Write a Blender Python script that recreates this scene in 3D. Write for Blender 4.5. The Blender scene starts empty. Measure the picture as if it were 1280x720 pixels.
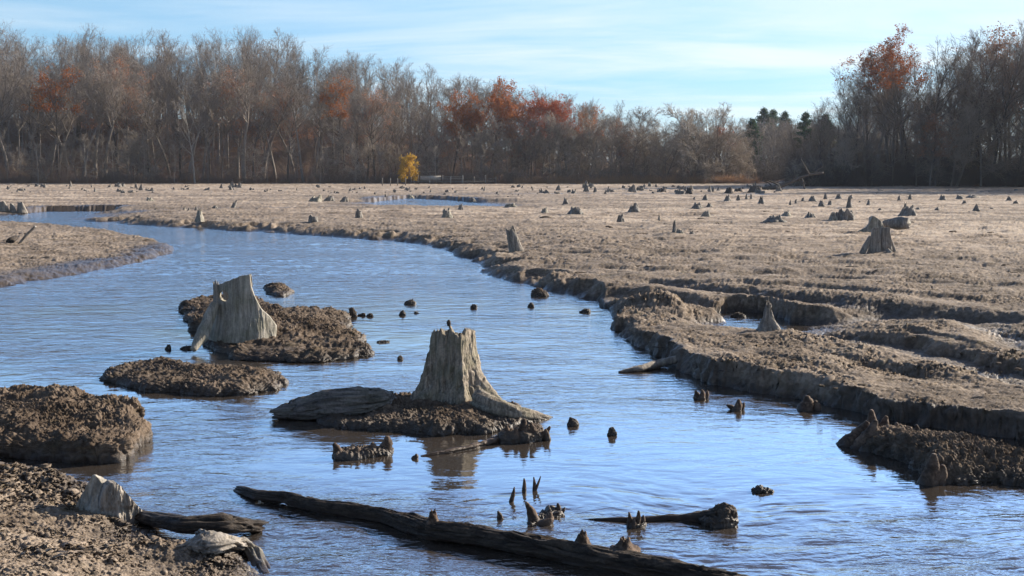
import bpy, math, random
import numpy as np
from mathutils import Vector, Matrix

# ------------------------------------------------------------------ camera, sky, sun, exposure
scene = bpy.context.scene
COL = scene.collection
R = math.radians
F = 1373.0                      # focal length in pixels of a 1280 wide frame
CAM_H = 3.0
PITCH = math.atan(146.0 / F)
cam_data = bpy.data.cameras.new('camera')
cam_data.sensor_width = 36.0
cam_data.lens = 36.0 * F / 1280.0
cam_data.clip_start = 0.1
cam_data.clip_end = 6000.0
cam = bpy.data.objects.new('camera', cam_data)
cam.location = (0, 0, CAM_H)
cam.rotation_euler = (R(90) - PITCH, 0, 0)
COL.objects.link(cam)
scene.camera = cam

SUN_AZ, SUN_EL = R(60), R(23)   # azimuth clockwise from the view direction
SUN_DIR = Vector((math.sin(SUN_AZ) * math.cos(SUN_EL), math.cos(SUN_AZ) * math.cos(SUN_EL), math.sin(SUN_EL)))
sun_data = bpy.data.lights.new('sun', 'SUN')
sun_data.energy = 5.0
sun_data.angle = R(0.5)
sun_data.color = (1.0, 0.89, 0.73)
sun = bpy.data.objects.new('sun', sun_data)
sun.rotation_euler = SUN_DIR.to_track_quat('Z', 'Y').to_euler()
COL.objects.link(sun)

scene.view_settings.view_transform = 'Standard'
scene.view_settings.look = 'None'
scene.view_settings.gamma = 1.0
scene.view_settings.use_curve_mapping = False
scene.view_settings.exposure = 1.15
scene.cycles.max_bounces = 6
scene.cycles.use_denoising = True


class NT:
    """small helper to write node trees"""
    def __init__(self, tree):
        self.t = tree
        self.t.nodes.clear()

    def n(self, kind, ins=None, **props):
        nd = self.t.nodes.new(kind)
        for k, v in props.items():
            setattr(nd, k, v)
        for k, v in (ins or {}).items():
            s = nd.inputs[k]
            if hasattr(v, 'is_output'):
                self.t.links.new(v, s)
            else:
                s.default_value = v
        return nd

    def math(self, op, a, b=0.0, c=0.0, clamp=False):
        nd = self.n('ShaderNodeMath', {0: a, 1: b, 2: c}, operation=op)
        nd.use_clamp = clamp
        return nd.outputs[0]

    def mix(self, f, a, b, blend='MIX'):
        nd = self.n('ShaderNodeMix', data_type='RGBA', blend_type=blend)
        for i, v in ((0, f), (6, a), (7, b)):
            if hasattr(v, 'is_output'):
                self.t.links.new(v, nd.inputs[i])
            else:
                nd.inputs[i].default_value = v if i == 0 or len(v) == 4 else (*v, 1)
        return nd.outputs[2]

    def ramp(self, f, stops, interp='LINEAR'):
        nd = self.n('ShaderNodeValToRGB', {0: f})
        cr = nd.color_ramp
        cr.interpolation = interp
        while len(cr.elements) < len(stops):
            cr.elements.new(0.5)
        for e, (p, c) in zip(cr.elements, stops):
            e.position = p
            e.color = c if isinstance(c, tuple) and len(c) == 4 else ((*c, 1) if isinstance(c, tuple) else (c, c, c, 1))
        return nd.outputs[0]

    def noise(self, vec, scale, detail=4, rough=0.55, dist=0.0, dim='3D'):
        return self.n('ShaderNodeTexNoise', {'Vector': vec, 'Scale': scale, 'Detail': detail, 'Roughness': rough, 'Distortion': dist}).outputs[0]

    def mapping(self, vec, scale=(1, 1, 1), rot=(0, 0, 0), loc=(0, 0, 0)):
        return self.n('ShaderNodeMapping', {'Vector': vec, 'Scale': scale, 'Rotation': rot, 'Location': loc}).outputs[0]


world = bpy.data.worlds.new('World')
scene.world = world
world.use_nodes = True
w = NT(world.node_tree)
tc = w.n('ShaderNodeTexCoord').outputs['Generated']
sep = w.n('ShaderNodeSeparateXYZ', {0: tc})
wx, wy, wz = sep.outputs
zpos = w.math('MAXIMUM', wz, 0.0)
sky = w.n('ShaderNodeTexSky', sky_type='NISHITA')
sky.sun_disc = False
sky.sun_elevation = SUN_EL
sky.sun_rotation = SUN_AZ
sky.altitude = 200
sky.air_density = 1.0
sky.dust_density = 0.3
sky.ozone_density = 2.0
# thin cirrus streaks on a high layer
den = w.math('ADD', zpos, 0.045)
cx = w.math('DIVIDE', wx, den)
cy = w.math('DIVIDE', wy, den)
cv = w.n('ShaderNodeCombineXYZ', {0: cx, 1: cy, 2: 0.0}).outputs[0]
m1 = w.mapping(cv, scale=(0.34, 0.62, 1), rot=(0, 0, R(7)), loc=(3.1, 1.7, 0))
c1 = w.noise(m1, 1.0, 8, 0.60, 0.7)
m2 = w.mapping(cv, scale=(0.16, 0.2, 1), rot=(0, 0, R(-8)), loc=(8.3, 0.4, 0))
c2 = w.noise(m2, 1.0, 3, 0.5, 0.3)
cl = w.math('MULTIPLY_ADD', c1, 0.6, w.math('MULTIPLY', c2, 0.6))
cl = w.math('ADD', cl, w.math('MULTIPLY', wx, 0.16))
cl = w.ramp(cl, [(0.50, 0.0), (0.62, 0.30), (0.76, 0.75), (0.88, 0.92)])
low = w.ramp(zpos, [(0.0, 0.75), (0.05, 0.50), (0.09, 0.18), (0.15, 0.02), (0.3, 0.0)])
low = w.math('MULTIPLY', low, w.math('MULTIPLY_ADD', c1, 0.9, 0.3))
fade = w.ramp(zpos, [(0.10, 1.0), (0.22, 0.38), (0.6, 0.2)])
cl = w.math('MULTIPLY', cl, fade)
cl = w.math('MAXIMUM', cl, low, clamp=True)
# the low sky on the sunward side is brighter than the sky behind the viewer
front = w.math('MULTIPLY_ADD', wx, 0.35, w.math('MULTIPLY', wy, 0.94))
front = w.ramp(w.math('MULTIPLY_ADD', front, 0.5, 0.5), [(0.30, 0.42), (0.80, 1.0)])
tint = w.ramp(zpos, [(0.0, (0.38, 0.52, 0.86)), (0.05, (0.35, 0.57, 0.84)), (0.15, (0.36, 0.70, 0.90)), (0.20, (2.05, 2.50, 3.0)), (0.40, (2.1, 2.5, 3.05)), (0.52, (0.5, 0.62, 0.85)), (1.0, (0.30, 0.38, 0.50))])
tint = w.mix(1.0, tint, front, 'MULTIPLY')
blue = w.mix(1.0, sky.outputs[0], tint, 'MULTIPLY')
colr = w.mix(cl, blue, (5.5, 5.75, 5.8, 1))
bg = w.n('ShaderNodeBackground', {'Color': colr, 'Strength': 0.085})
wo = w.n('ShaderNodeOutputWorld', {'Surface': bg.outputs[0]})


# ------------------------------------------------------------------ helpers
def at(px, py, z=0.0):
    """the point at height z that the photograph shows at pixel (px, py) of its 1280x720 frame"""
    dx, dy = (px - 640.0) / F, (360.0 - py) / F
    c, s = math.cos(PITCH), math.sin(PITCH)
    d = (dx, c + dy * s, -s + dy * c)
    t = (z - CAM_H) / d[2]
    return np.array((d[0] * t, d[1] * t, z))


def hash3(ix, iy, iz, seed):
    h = (ix.astype(np.int64) * 374761393 + iy.astype(np.int64) * 668265263 + iz.astype(np.int64) * 2147483647 + seed * 974634777) & 0xFFFFFFFF
    h = ((h ^ (h >> 13)) * 1274126177) & 0xFFFFFFFF
    h = ((h ^ (h >> 16)) * 2246822519) & 0xFFFFFFFF
    return ((h ^ (h >> 15)) & 0xFFFFFF).astype(np.float32) / np.float32(0xFFFFFF) * 2 - 1


def vnoise(p, seed=0):
    """value noise, p (N,2) or (N,3), result about -1..1"""
    p = np.asarray(p, dtype=np.float64)
    f = np.floor(p)
    i = f.astype(np.int64)
    t = (p - f).astype(np.float32)
    t = t * t * t * (t * (t * 6 - 15) + 10)
    if p.shape[1] == 2:
        z0 = np.zeros(len(p), dtype=np.int64)
        a = hash3(i[:, 0], i[:, 1], z0, seed); b = hash3(i[:, 0] + 1, i[:, 1], z0, seed)
        c = hash3(i[:, 0], i[:, 1] + 1, z0, seed); d = hash3(i[:, 0] + 1, i[:, 1] + 1, z0, seed)
        u, v = t[:, 0], t[:, 1]
        return (a + (b - a) * u) * (1 - v) + (c + (d - c) * u) * v
    out = 0
    for k in (0, 1):
        a = hash3(i[:, 0], i[:, 1], i[:, 2] + k, seed); b = hash3(i[:, 0] + 1, i[:, 1], i[:, 2] + k, seed)
        c = hash3(i[:, 0], i[:, 1] + 1, i[:, 2] + k, seed); d = hash3(i[:, 0] + 1, i[:, 1] + 1, i[:, 2] + k, seed)
        u, v, q = t[:, 0], t[:, 1], t[:, 2]
        s = (a + (b - a) * u) * (1 - v) + (c + (d - c) * u) * v
        out = out + s * (q if k else 1 - q)
    return out


def fbm(p, scale, octaves, gain=0.5, seed=0, mode=''):
    p = np.asarray(p) * scale
    s, a, tot = 0, 1.0, 0.0
    for o in range(octaves):
        v = vnoise(p * (2.03 ** o) + 17.3 * o, seed + o)
        if mode == 'billow':
            v = np.abs(v) * 2 - 1
        elif mode == 'ridge':
            v = 1 - 2 * np.abs(v)
        s = s + v * a
        tot += a
        a *= gain
    return s / tot


def smooth(x, a=0.0, b=1.0):
    t = np.clip((x - a) / (b - a), 0, 1)
    return t * t * (3 - 2 * t)


def poly_sd(P, poly):
    """signed distance of points P (N,2) to a closed polygon, positive inside"""
    poly = np.asarray(poly, float)
    d2 = np.full(len(P), 1e18)
    inside = np.zeros(len(P), bool)
    x, y = P[:, 0], P[:, 1]
    for k in range(len(poly)):
        a, b = poly[k], poly[(k + 1) % len(poly)]
        e = b - a
        l2 = max(e @ e, 1e-12)
        t = np.clip(((x - a[0]) * e[0] + (y - a[1]) * e[1]) / l2, 0, 1)
        d2 = np.minimum(d2, (x - a[0] - t * e[0]) ** 2 + (y - a[1] - t * e[1]) ** 2)
        c = (a[1] > y) != (b[1] > y)
        if c.any():
            xs = a[0] + (y - a[1]) * e[0] / (e[1] if e[1] else 1e-12)
            inside ^= c & (x < xs)
    d = np.sqrt(d2)
    return np.where(inside, d, -d)


def line_d(P, line):
    d2 = np.full(len(P), 1e18)
    x, y = P[:, 0], P[:, 1]
    for k in range(len(line) - 1):
        a, b = line[k], line[k + 1]
        e = b - a
        t = np.clip(((x - a[0]) * e[0] + (y - a[1]) * e[1]) / max(e @ e, 1e-12), 0, 1)
        d2 = np.minimum(d2, (x - a[0] - t * e[0]) ** 2 + (y - a[1] - t * e[1]) ** 2)
    return np.sqrt(d2)


def px_poly(pts, z=0.0):
    return np.array([at(px, py, z)[:2] for px, py in pts])


def np_mesh(name, V, Fc, smooth_shade=True):
    """mesh from numpy: Fc (M,4) or (M,3) or a list of such arrays"""
    me = bpy.data.meshes.new(name)
    Fs = Fc if isinstance(Fc, list) else [Fc]
    Fs = [np.asarray(f, dtype=np.int32) for f in Fs if len(f)]
    V = np.ascontiguousarray(V, dtype=np.float32)
    me.vertices.add(len(V))
    me.vertices.foreach_set('co', V.ravel())
    loops = np.concatenate([f.ravel() for f in Fs])
    tot = np.concatenate([np.full(len(f), f.shape[1], np.int32) for f in Fs])
    me.loops.add(len(loops))
    me.loops.foreach_set('vertex_index', loops)
    me.polygons.add(len(tot))
    me.polygons.foreach_set('loop_start', np.concatenate([[0], np.cumsum(tot)[:-1]]).astype(np.int32))
    me.update(calc_edges=True)
    if smooth_shade:
        me.polygons.foreach_set('use_smooth', np.ones(len(tot), bool))
    me.validate()
    return me


def grid_faces(nr, nc, wrap=False):
    """quads of an nr x nc vertex grid (row major)"""
    r = np.arange(nr - 1)[:, None]
    c = np.arange(nc if wrap else nc - 1)[None, :]
    c2 = (c + 1) % nc
    a = r * nc + c
    b = r * nc + c2
    d = (r + 1) * nc + c
    e = (r + 1) * nc + c2
    return np.stack([a, b, e, d], -1).reshape(-1, 4)


def grid_normals(P):
    """normals of an (nr,nc,3) grid"""
    du = np.gradient(P, axis=1)
    dv = np.gradient(P, axis=0)
    n = np.cross(du, dv)
    return n / np.maximum(np.linalg.norm(n, axis=-1, keepdims=True), 1e-9)


def link(name, data, mat=None, parent=None, loc=None):
    o = bpy.data.objects.new(name, data)
    COL.objects.link(o)
    if mat is not None and data is not None and not data.materials:
        data.materials.append(mat)
    if parent is not None:
        o.parent = parent
    if loc is not None:
        o.location = loc
    return o


def tag(o, label=None, cat=None, group=None, kind=None):
    if label: o['label'] = label
    if cat: o['category'] = cat
    if group: o['group'] = group
    if kind: o['kind'] = kind
    return o


def copy_thing(root):
    r = root.copy()
    COL.objects.link(r)
    for ch in root.children:
        c = ch.copy()
        COL.objects.link(c)
        c.parent = r
        for g in ch.children:
            d = g.copy()
            COL.objects.link(d)
            d.parent = c
    return r


# ------------------------------------------------------------------ materials
def new_mat(name):
    m = bpy.data.materials.new(name)
    m.use_nodes = True
    return m, NT(m.node_tree)


def finish(nt, bsdf):
    nt.n('ShaderNodeOutputMaterial', {'Surface': bsdf.outputs[0]})


def mud_material(name, attr=False):
    m, t = new_mat(name)
    geo = t.n('ShaderNodeNewGeometry')
    pos = geo.outputs['Position']
    z = t.n('ShaderNodeSeparateXYZ', {0: pos}).outputs[2]
    n1 = t.noise(pos, 0.9, 5, 0.6)
    n2 = t.noise(pos, 11.0, 6, 0.65)
    n3 = t.noise(pos, 60.0, 3, 0.6)
    damp = t.ramp(t.math('MULTIPLY_ADD', n2, 0.6, t.math('MULTIPLY', n1, 0.5)),
                  [(0.36, (0.068, 0.050, 0.037)), (0.52, (0.145, 0.112, 0.084)), (0.68, (0.29, 0.232, 0.18))])
    wetc = t.ramp(n2, [(0.3, (0.026, 0.019, 0.014)), (0.7, (0.062, 0.046, 0.034))])
    moss = t.ramp(t.noise(pos, 2.3, 4, 0.6), [(0.58, 0.0), (0.72, 0.4)])
    damp = t.mix(moss, damp, (0.12, 0.10, 0.05))
    if attr:
        dry = t.n('ShaderNodeAttribute', attribute_name='dryness').outputs['Fac']
        # long flat bands of paler dried silt and darker wet silt
        bands = t.noise(t.mapping(pos, scale=(0.05, 0.22, 1)), 1.0, 6, 0.66, 0.8)
        patch = t.noise(t.mapping(pos, scale=(0.5, 0.7, 1)), 1.0, 6, 0.7)
        dryc = t.ramp(t.math('MULTIPLY_ADD', patch, 0.55, t.math('MULTIPLY', bands, 0.5)),
                      [(0.40, (0.10, 0.073, 0.052)), (0.49, (0.225, 0.173, 0.128)), (0.58, (0.385, 0.308, 0.236))])
        dryc = t.mix(t.ramp(n2, [(0.55, 0.0), (0.75, 0.5)]), dryc, (0.14, 0.105, 0.08))
        base = t.mix(t.math('MULTIPLY', dry, 1.0, clamp=True), damp, dryc)
        lit = t.n('ShaderNodeAttribute', attribute_name='litter').outputs['Fac']
        litc = t.ramp(n2, [(0.3, (0.07, 0.038, 0.026)), (0.7, (0.17, 0.095, 0.062))])
        base = t.mix(lit, base, litc)
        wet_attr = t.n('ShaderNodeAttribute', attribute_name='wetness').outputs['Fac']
    else:      # islands in the stream never dry out
        base = t.mix(1.0, damp, (0.60, 0.57, 0.55, 1), 'MULTIPLY')
        wet_attr = 0.0
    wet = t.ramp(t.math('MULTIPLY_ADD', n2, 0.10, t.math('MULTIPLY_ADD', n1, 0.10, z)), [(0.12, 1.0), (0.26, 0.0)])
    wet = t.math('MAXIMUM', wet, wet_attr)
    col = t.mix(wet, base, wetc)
    rough = t.math('MULTIPLY_ADD', wet, -0.55, 0.92)
    rough = t.math('ADD', rough, t.math('MULTIPLY', n3, 0.12), clamp=True)
    bh = t.math('MULTIPLY_ADD', n3, 0.35, n2)
    bump = t.n('ShaderNodeBump', {'Height': bh, 'Strength': 0.7, 'Distance': 0.03})
    b = t.n('ShaderNodeBsdfPrincipled', {'Base Color': col, 'Roughness': rough, 'Normal': bump.outputs[0], 'Specular IOR Level': t.math('MULTIPLY_ADD', wet, 0.3, 0.15)})
    finish(t, b)
    return m


def wood_material(name, lo, hi, green=0.0, grain=(14, 14, 1.6), wet=True, bump=0.8):
    m, t = new_mat(name)
    tc = t.n('ShaderNodeTexCoord').outputs['Object']
    pos = t.n('ShaderNodeNewGeometry').outputs['Position']
    z = t.n('ShaderNodeSeparateXYZ', {0: pos}).outputs[2]
    g = t.noise(t.mapping(tc, scale=grain), 1.0, 6, 0.65, 0.4)
    g2 = t.noise(tc, 4.0, 4, 0.6)
    g3 = t.noise(tc, 40.0, 3, 0.6)
    col = t.ramp(t.math('MULTIPLY_ADD', g, 0.75, t.math('MULTIPLY', g3, 0.25)), [(0.30, tuple(v * 0.45 for v in lo)), (0.44, lo), (0.66, hi)])
    if green:
        gm = t.ramp(g2, [(0.42, 0.0), (0.62, green)])
        col = t.mix(gm, col, (0.10, 0.105, 0.055))
    rough = 0.85
    if wet:
        wv = t.ramp(t.math('MULTIPLY_ADD', g2, 0.06, z), [(0.03, 1.0), (0.11, 0.0)])
        col = t.mix(wv, col, (0.035, 0.022, 0.015))
        rough = t.math('MULTIPLY_ADD', wv, -0.5, 0.85)
    bp = t.n('ShaderNodeBump', {'Height': t.math('MULTIPLY_ADD', g3, 0.3, g), 'Strength': bump, 'Distance': 0.03})
    b = t.n('ShaderNodeBsdfPrincipled', {'Base Color': col, 'Roughness': rough, 'Normal': bp.outputs[0], 'Specular IOR Level': 0.25})
    finish(t, b)
    return m


def bark_material(name, c, var=0.35):
    m, t = new_mat(name)
    tc = t.n('ShaderNodeTexCoord').outputs['Object']
    rnd = t.n('ShaderNodeObjectInfo').outputs['Random']
    n = t.noise(t.mapping(tc, scale=(3, 3, 0.8)), 1.0, 4, 0.6)
    k = t.math('MULTIPLY_ADD', n, 0.7, 0.65)
    k = t.math('MULTIPLY', k, t.math('MULTIPLY_ADD', rnd, var, 1 - var * 0.5))
    col = t.mix(1.0, (*c, 1), t.n('ShaderNodeCombineXYZ', {0: k, 1: k, 2: k}).outputs[0], 'MULTIPLY')
    b = t.n('ShaderNodeBsdfPrincipled', {'Base Color': col, 'Roughness': 0.9, 'Specular IOR Level': 0.1})
    finish(t, b)
    return m


def leaf_material(name, lo, hi):
    m, t = new_mat(name)
    tc = t.n('ShaderNodeTexCoord').outputs['Object']
    rnd = t.n('ShaderNodeObjectInfo').outputs['Random']
    n = t.noise(tc, 0.6, 3, 0.6)
    n2 = t.noise(tc, 9.0, 2, 0.6)
    f = t.math('MULTIPLY_ADD', n, 0.6, t.math('MULTIPLY_ADD', n2, 0.5, t.math('MULTIPLY_ADD', rnd, 0.3, -0.2)))
    col = t.ramp(f, [(0.30, lo), (0.75, hi)])
    d = t.n('ShaderNodeBsdfDiffuse', {'Color': col})
    tr = t.n('ShaderNodeBsdfTranslucent', {'Color': col})
    mx = t.n('ShaderNodeMixShader', {0: 0.35, 1: d.outputs[0], 2: tr.outputs[0]})
    finish(t, mx)
    return m


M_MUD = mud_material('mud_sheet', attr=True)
M_LUMP = mud_material('mud_lump')
M_WOOD = wood_material('weathered_wood', (0.20, 0.18, 0.15), (0.42, 0.38, 0.32), green=0.35)
M_SILVER = wood_material('silvered_wood', (0.17, 0.15, 0.128), (0.36, 0.315, 0.265), green=0.0)
M_BROWNWOOD = wood_material('brown_split_wood', (0.15, 0.125, 0.098), (0.42, 0.35, 0.275), green=0.4, grain=(30, 30, 2.0))
M_DARKWOOD = wood_material('dark_soaked_wood', (0.022, 0.017, 0.014), (0.088, 0.068, 0.052), grain=(2.2, 16, 16))
M_SLAB = wood_material('dark_slab_wood', (0.065, 0.058, 0.055), (0.24, 0.215, 0.20), green=0.2, grain=(1.6, 14, 14))
M_ROOT = wood_material('wet_root_wood', (0.055, 0.036, 0.025), (0.20, 0.135, 0.095), grain=(8, 8, 8))
M_FARSTUMP = wood_material('far_stump_wood', (0.13, 0.12, 0.11), (0.31, 0.28, 0.25), green=0.15, grain=(9, 9, 1.2), wet=False)
M_BARK_GREY = bark_material('grey_bark', (0.20, 0.172, 0.148))
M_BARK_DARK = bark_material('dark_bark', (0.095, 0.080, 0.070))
M_BARK_PALE = bark_material('pale_bark', (0.36, 0.32, 0.27))
M_TWIG = bark_material('grey_twigs', (0.180, 0.152, 0.130))
M_TWIG_RED = bark_material('reddish_twigs', (0.190, 0.140, 0.112))
M_TWIG_PALE = bark_material('pale_twigs', (0.29, 0.245, 0.20))
M_RUSSET = leaf_material('russet_leaves', (0.24, 0.078, 0.032), (0.44, 0.17, 0.068))
M_RED = leaf_material('red_leaves', (0.24, 0.055, 0.028), (0.42, 0.12, 0.055))
M_ORANGE = leaf_material('orange_leaves', (0.27, 0.090, 0.030), (0.46, 0.18, 0.062))
M_TAN = leaf_material('tan_leaves', (0.24, 0.12, 0.075), (0.42, 0.23, 0.15))
M_YELLOW = leaf_material('yellow_leaves', (0.38, 0.22, 0.03), (0.68, 0.44, 0.09))
M_PINE = leaf_material('pine_needles', (0.024, 0.050, 0.028), (0.075, 0.125, 0.062))
# ------------------------------------------------------------------ the ground: one sheet of lake mud, river bed, banks and wooded slopes
LAND_MAIN = px_poly([(-700, 262), (-300, 264), (0, 270), (60, 273), (100, 277), (200, 284), (320, 291), (420, 297), (500, 303), (550, 311),
                     (578, 330), (612, 347), (660, 358), (672, 364), (700, 366), (716, 374), (745, 377), (752, 388), (756, 402), (775, 425), (800, 440),
                     (838, 458), (872, 478), (930, 492), (1000, 503), (1060, 512), (1100, 524), (1150, 533), (1200, 541),
                     (1280, 553), (1420, 580), (1800, 640)]).tolist() + [[60, 8], [2500, 8], [2500, 3000], [-2500, 3000], [-2500, 60]]
LAND_SPIT = px_poly([(-700, 279), (0, 280), (60, 284), (130, 290), (190, 298), (232, 309), (226, 316), (190, 327), (130, 340),
                     (60, 350), (30, 357), (-40, 366), (-400, 400)])
LAND_NEAR = px_poly([(-500, 560), (0, 570), (55, 580), (112, 594), (165, 625), (200, 650), (240, 660), (285, 672), (325, 684),
                     (345, 700), (362, 722), (375, 760), (330, 860), (120, 960), (-500, 960)])
GULLY_STEP = px_poly([(815, 349), (880, 357), (940, 364), (1000, 371), (1080, 380), (1150, 387), (1280, 397), (1420, 407)], 0.3)
GULLY_WET = px_poly([(762, 372), (800, 374), (845, 379), (880, 386), (905, 395), (940, 402), (985, 411), (1050, 421), (1150, 440), (1280, 472), (1420, 505)], 0.15)
GULLY_SIDE = px_poly([(1090, 391), (1160, 396), (1215, 402), (1280, 428), (1400, 470)], 0.25)
FURROWS = [px_poly(q, 0.35) for q in ([(690, 342), (800, 345), (930, 352), (1080, 362), (1290, 380)], [(940, 338), (1060, 346), (1180, 352), (1400, 366)], [(620, 331), (760, 333), (900, 338), (1040, 340)],
                                      [(880, 322), (1000, 326), (1150, 330), (1350, 338)], [(980, 425), (1080, 446), (1180, 462), (1290, 480)], [(860, 420), (960, 438), (1060, 462), (1180, 490), (1300, 512)],
                                      [(640, 312), (760, 315), (900, 314)], [(1050, 404), (1150, 412), (1300, 442)])]
GULLY_FAR = px_poly([(150, 264), (300, 261), (400, 259), (480, 257)], 0.25)
GULLY_BACK = px_poly([(560, 243), (700, 242), (960, 243)], 0.3)
POOL_FAR = px_poly([(455, 255), (480, 251), (510, 248), (560, 250), (600, 254), (606, 260), (560, 259.5), (535, 257), (500, 257)])
POOL_LEFT = px_poly([(0, 269), (40, 266.5), (60, 264), (150, 263.5), (140, 266), (105, 267.5), (95, 272), (0, 275)])
PUDDLE = px_poly([(893, 397), (912, 389), (950, 392), (992, 404), (990, 414), (960, 414), (930, 406)])


def hill(x, y):
    u = x / np.maximum(y, 1.0) * F + 640
    hh = np.interp(u, [-400, 430, 620, 800, 850], [19, 18, 9, 2.0, 0.3])
    hl = hh * smooth(y, 246, 335)
    hr = 1.6 * smooth(y, 186, 215) * smooth(u, 950, 1010)
    far = 3.0 * smooth(y, 330, 480) * smooth(u, 860, 930)
    return hl + hr + far


def litter_mask(x, y):
    u = x / np.maximum(y, 1.0) * F + 640
    e = np.interp(u, [-300, 900, 935, 960, 1000, 2000], [236, 236, 236, 228, 188, 186])
    return smooth(y - e, -2, 4)


def ground_fields(x, y, detail=True):
    """height, dryness, wetness with bank shade, litter of the ground at (x, y)"""
    P = np.stack([x, y], -1)
    dist = np.hypot(x, y)
    wob = np.stack([fbm(P, 1.1, 3, 0.5, 11), fbm(P, 1.1, 3, 0.5, 23)], -1) * np.minimum(0.22, 0.10 + dist * 0.004)[:, None]
    wob2 = np.stack([fbm(P, 4.5, 3, 0.6, 13), fbm(P, 4.5, 3, 0.6, 27)], -1) * np.clip(0.05 + dist * 0.002, 0, 0.14)[:, None]
    Q = P + wob + wob2
    dm = poly_sd(Q, LAND_MAIN)
    ds = poly_sd(Q, LAND_SPIT)
    dn = poly_sd(Q, LAND_NEAR)
    roll = fbm(P, 0.35, 3, 0.5, 5)
    big = fbm(P, 0.06, 3, 0.5, 7)
    cliff = 0.30 + 0.05 * roll + 0.05 * fbm(P, 0.9, 3, .6, 17)
    wbank = np.interp(x / np.maximum(y, 1) * F + 640, [300, 560, 640, 740, 760, 1300], [1.6, 1.1, 0.9, 0.6, 0.17, 0.17]) * (1 + 2.2 * smooth(fbm(P, 0.75, 3, .55, 19), 0.0, 0.5))
    hm = -0.3 + (cliff + 0.3) * smooth(dm / wbank, -0.45, 1.0) ** 0.8
    hm = hm + 0.07 * smooth(dm, 0.3, 6) + 0.05 * big + 0.035 * roll * smooth(dm, 0.2, 1)
    hs = -0.3 + (0.46 + 0.02 * roll) * smooth(ds, -0.5, 0.9) + 0.13 * smooth(ds, 1.5, 5) + 0.10 * smooth(-x, 17, 20)
    hn = -0.3 + (0.44 + 0.05 * roll) * smooth(dn, -0.5, 0.6) + 0.25 * smooth(dn, 0.3, 2.2) + 0.07 * roll * smooth(dn, 0, 1)
    h = np.maximum(np.maximum(hm, hs), hn)
    # gullies cut into the main flat
    g1 = line_d(Q, GULLY_STEP)
    g2 = line_d(Q, GULLY_WET)
    g3 = line_d(Q, GULLY_SIDE)
    g4 = line_d(Q, GULLY_FAR)
    g5 = line_d(Q, GULLY_BACK)
    y1 = np.interp(x, GULLY_STEP[:, 0], GULLY_STEP[:, 1])
    cut = 0.30 * np.exp(-(g1 / (0.35 + 0.45 * smooth(y1 - y, -0.1, 0.5))) ** 2) + 0.24 * np.exp(-(g3 / 0.45) ** 2) + 0.25 * np.exp(-(g4 / 1.5) ** 2) + 0.20 * np.exp(-(g5 / 3.0) ** 2)
    for ln in FURROWS:
        yf = np.interp(x, ln[:, 0], ln[:, 1])
        inx = smooth(x, ln[0, 0], ln[0, 0] + 1.0) * smooth(-x, -ln[-1, 0], -ln[-1, 0] + 1.0)
        dy = y - yf + 0.25 * roll
        cut = cut + 0.11 * inx * np.where(dy > 0, np.exp(-(dy / 0.22) ** 2), np.exp(-(dy / 1.1) ** 2))
    cut = cut * (0.75 + 0.55 * fbm(P, 0.7, 3, .6, 15))
    h = h - cut * smooth(dm, 0.3, 2)
    # the wet gully: a steep far wall, a gentler near lip
    yl = np.interp(x, GULLY_WET[:, 0], GULLY_WET[:, 1])
    nearside = smooth(yl - y, -0.1, 0.3)
    gw = (0.22 + 0.18 * smooth(x, 4.2, 5.0)) * np.exp(-(g2 / (0.42 + 0.30 * nearside)) ** 4)
    h = np.where(dm > -0.2, np.minimum(h, np.maximum(h - gw, 0.085 + 0.03 * roll)), h)
    pooldist = np.full(len(P), 99.0)
    for pool, dep, reach in ((POOL_FAR, 0.12, 9.0), (POOL_LEFT, 0.10, 9.0), (PUDDLE, 0.06, 2.4)):
        dp = poly_sd(Q, pool)
        cxp, cyp = pool[:, 0].mean(), pool[:, 1].mean()
        ns = smooth(cyp - y, 0, 0.25 * np.ptp(pool[:, 1]) + 0.1) if dep < 0.08 else smooth(cyp - y, -4, 6)
        k = smooth(dp / (0.18 + ns * reach), -1.0, 0.02)
        h = h * (1 - k) + np.where(dp > -0.1, -dep, -0.02) * k
        pooldist = np.minimum(pooldist, -dp)
    # the mound of reddish clods beside the wet gully
    mc = at(835, 387, 0.2)
    md = np.hypot((x - mc[0]) / 1.35, (y - mc[1]) / 0.75)
    h = h + 0.19 * smooth(1.15 - md, 0, 0.9)
    dwater = np.maximum(np.maximum(dm, ds), dn)
    dwater = np.minimum(np.minimum(dwater, pooldist), np.minimum(g2 * 0.9, g1 * 1.5 + 0.5))
    dry = smooth(dwater + 2.5 * big + 1.6 * roll, 1.0, 18) * smooth(dist, 27, 50)
    streak = fbm(P * np.array([0.028, 0.15]), 1.0, 4, .6, 95)
    dry = np.maximum(dry, 0.6 * smooth(dist, 42, 70) * smooth(dwater, 1.0, 5))
    dry = dry * (1 - 0.85 * smooth(streak, 0.10, 0.42))
    wet = np.maximum(0.75 * np.exp(-(g1 / 0.35) ** 2), 0.8 * np.exp(-(g3 / 0.3) ** 2)) * 0.8  # gully lines take a darker, glossier tone
    wet = np.maximum(wet, 0.85 * np.exp(-(g4 / 1.2) ** 2))
    wet = np.maximum(wet, 0.80 * np.exp(-(g5 / 3.0) ** 2))  # broad darker band along the back gully
    wet = np.where(ds > -0.4, np.maximum(wet, smooth(2.2 - ds + 0.8 * roll, 0, 1.0) * smooth(x, -15.5, -13.0) * 0.9), wet)
    bank_damp_shade = smooth(0.24 + 0.10 * roll - dm, 0, 0.16) * (dm > -1) * smooth(x, -2, 2.5)
    wet = np.maximum(wet, 0.75 * bank_damp_shade)  # damp bank faces, darkened further so their shade sits in the colour
    wet = np.maximum(wet, 0.8 * smooth(1.6 + roll - pooldist, 0, 1.2) * smooth(dist, 40, 60))
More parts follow.
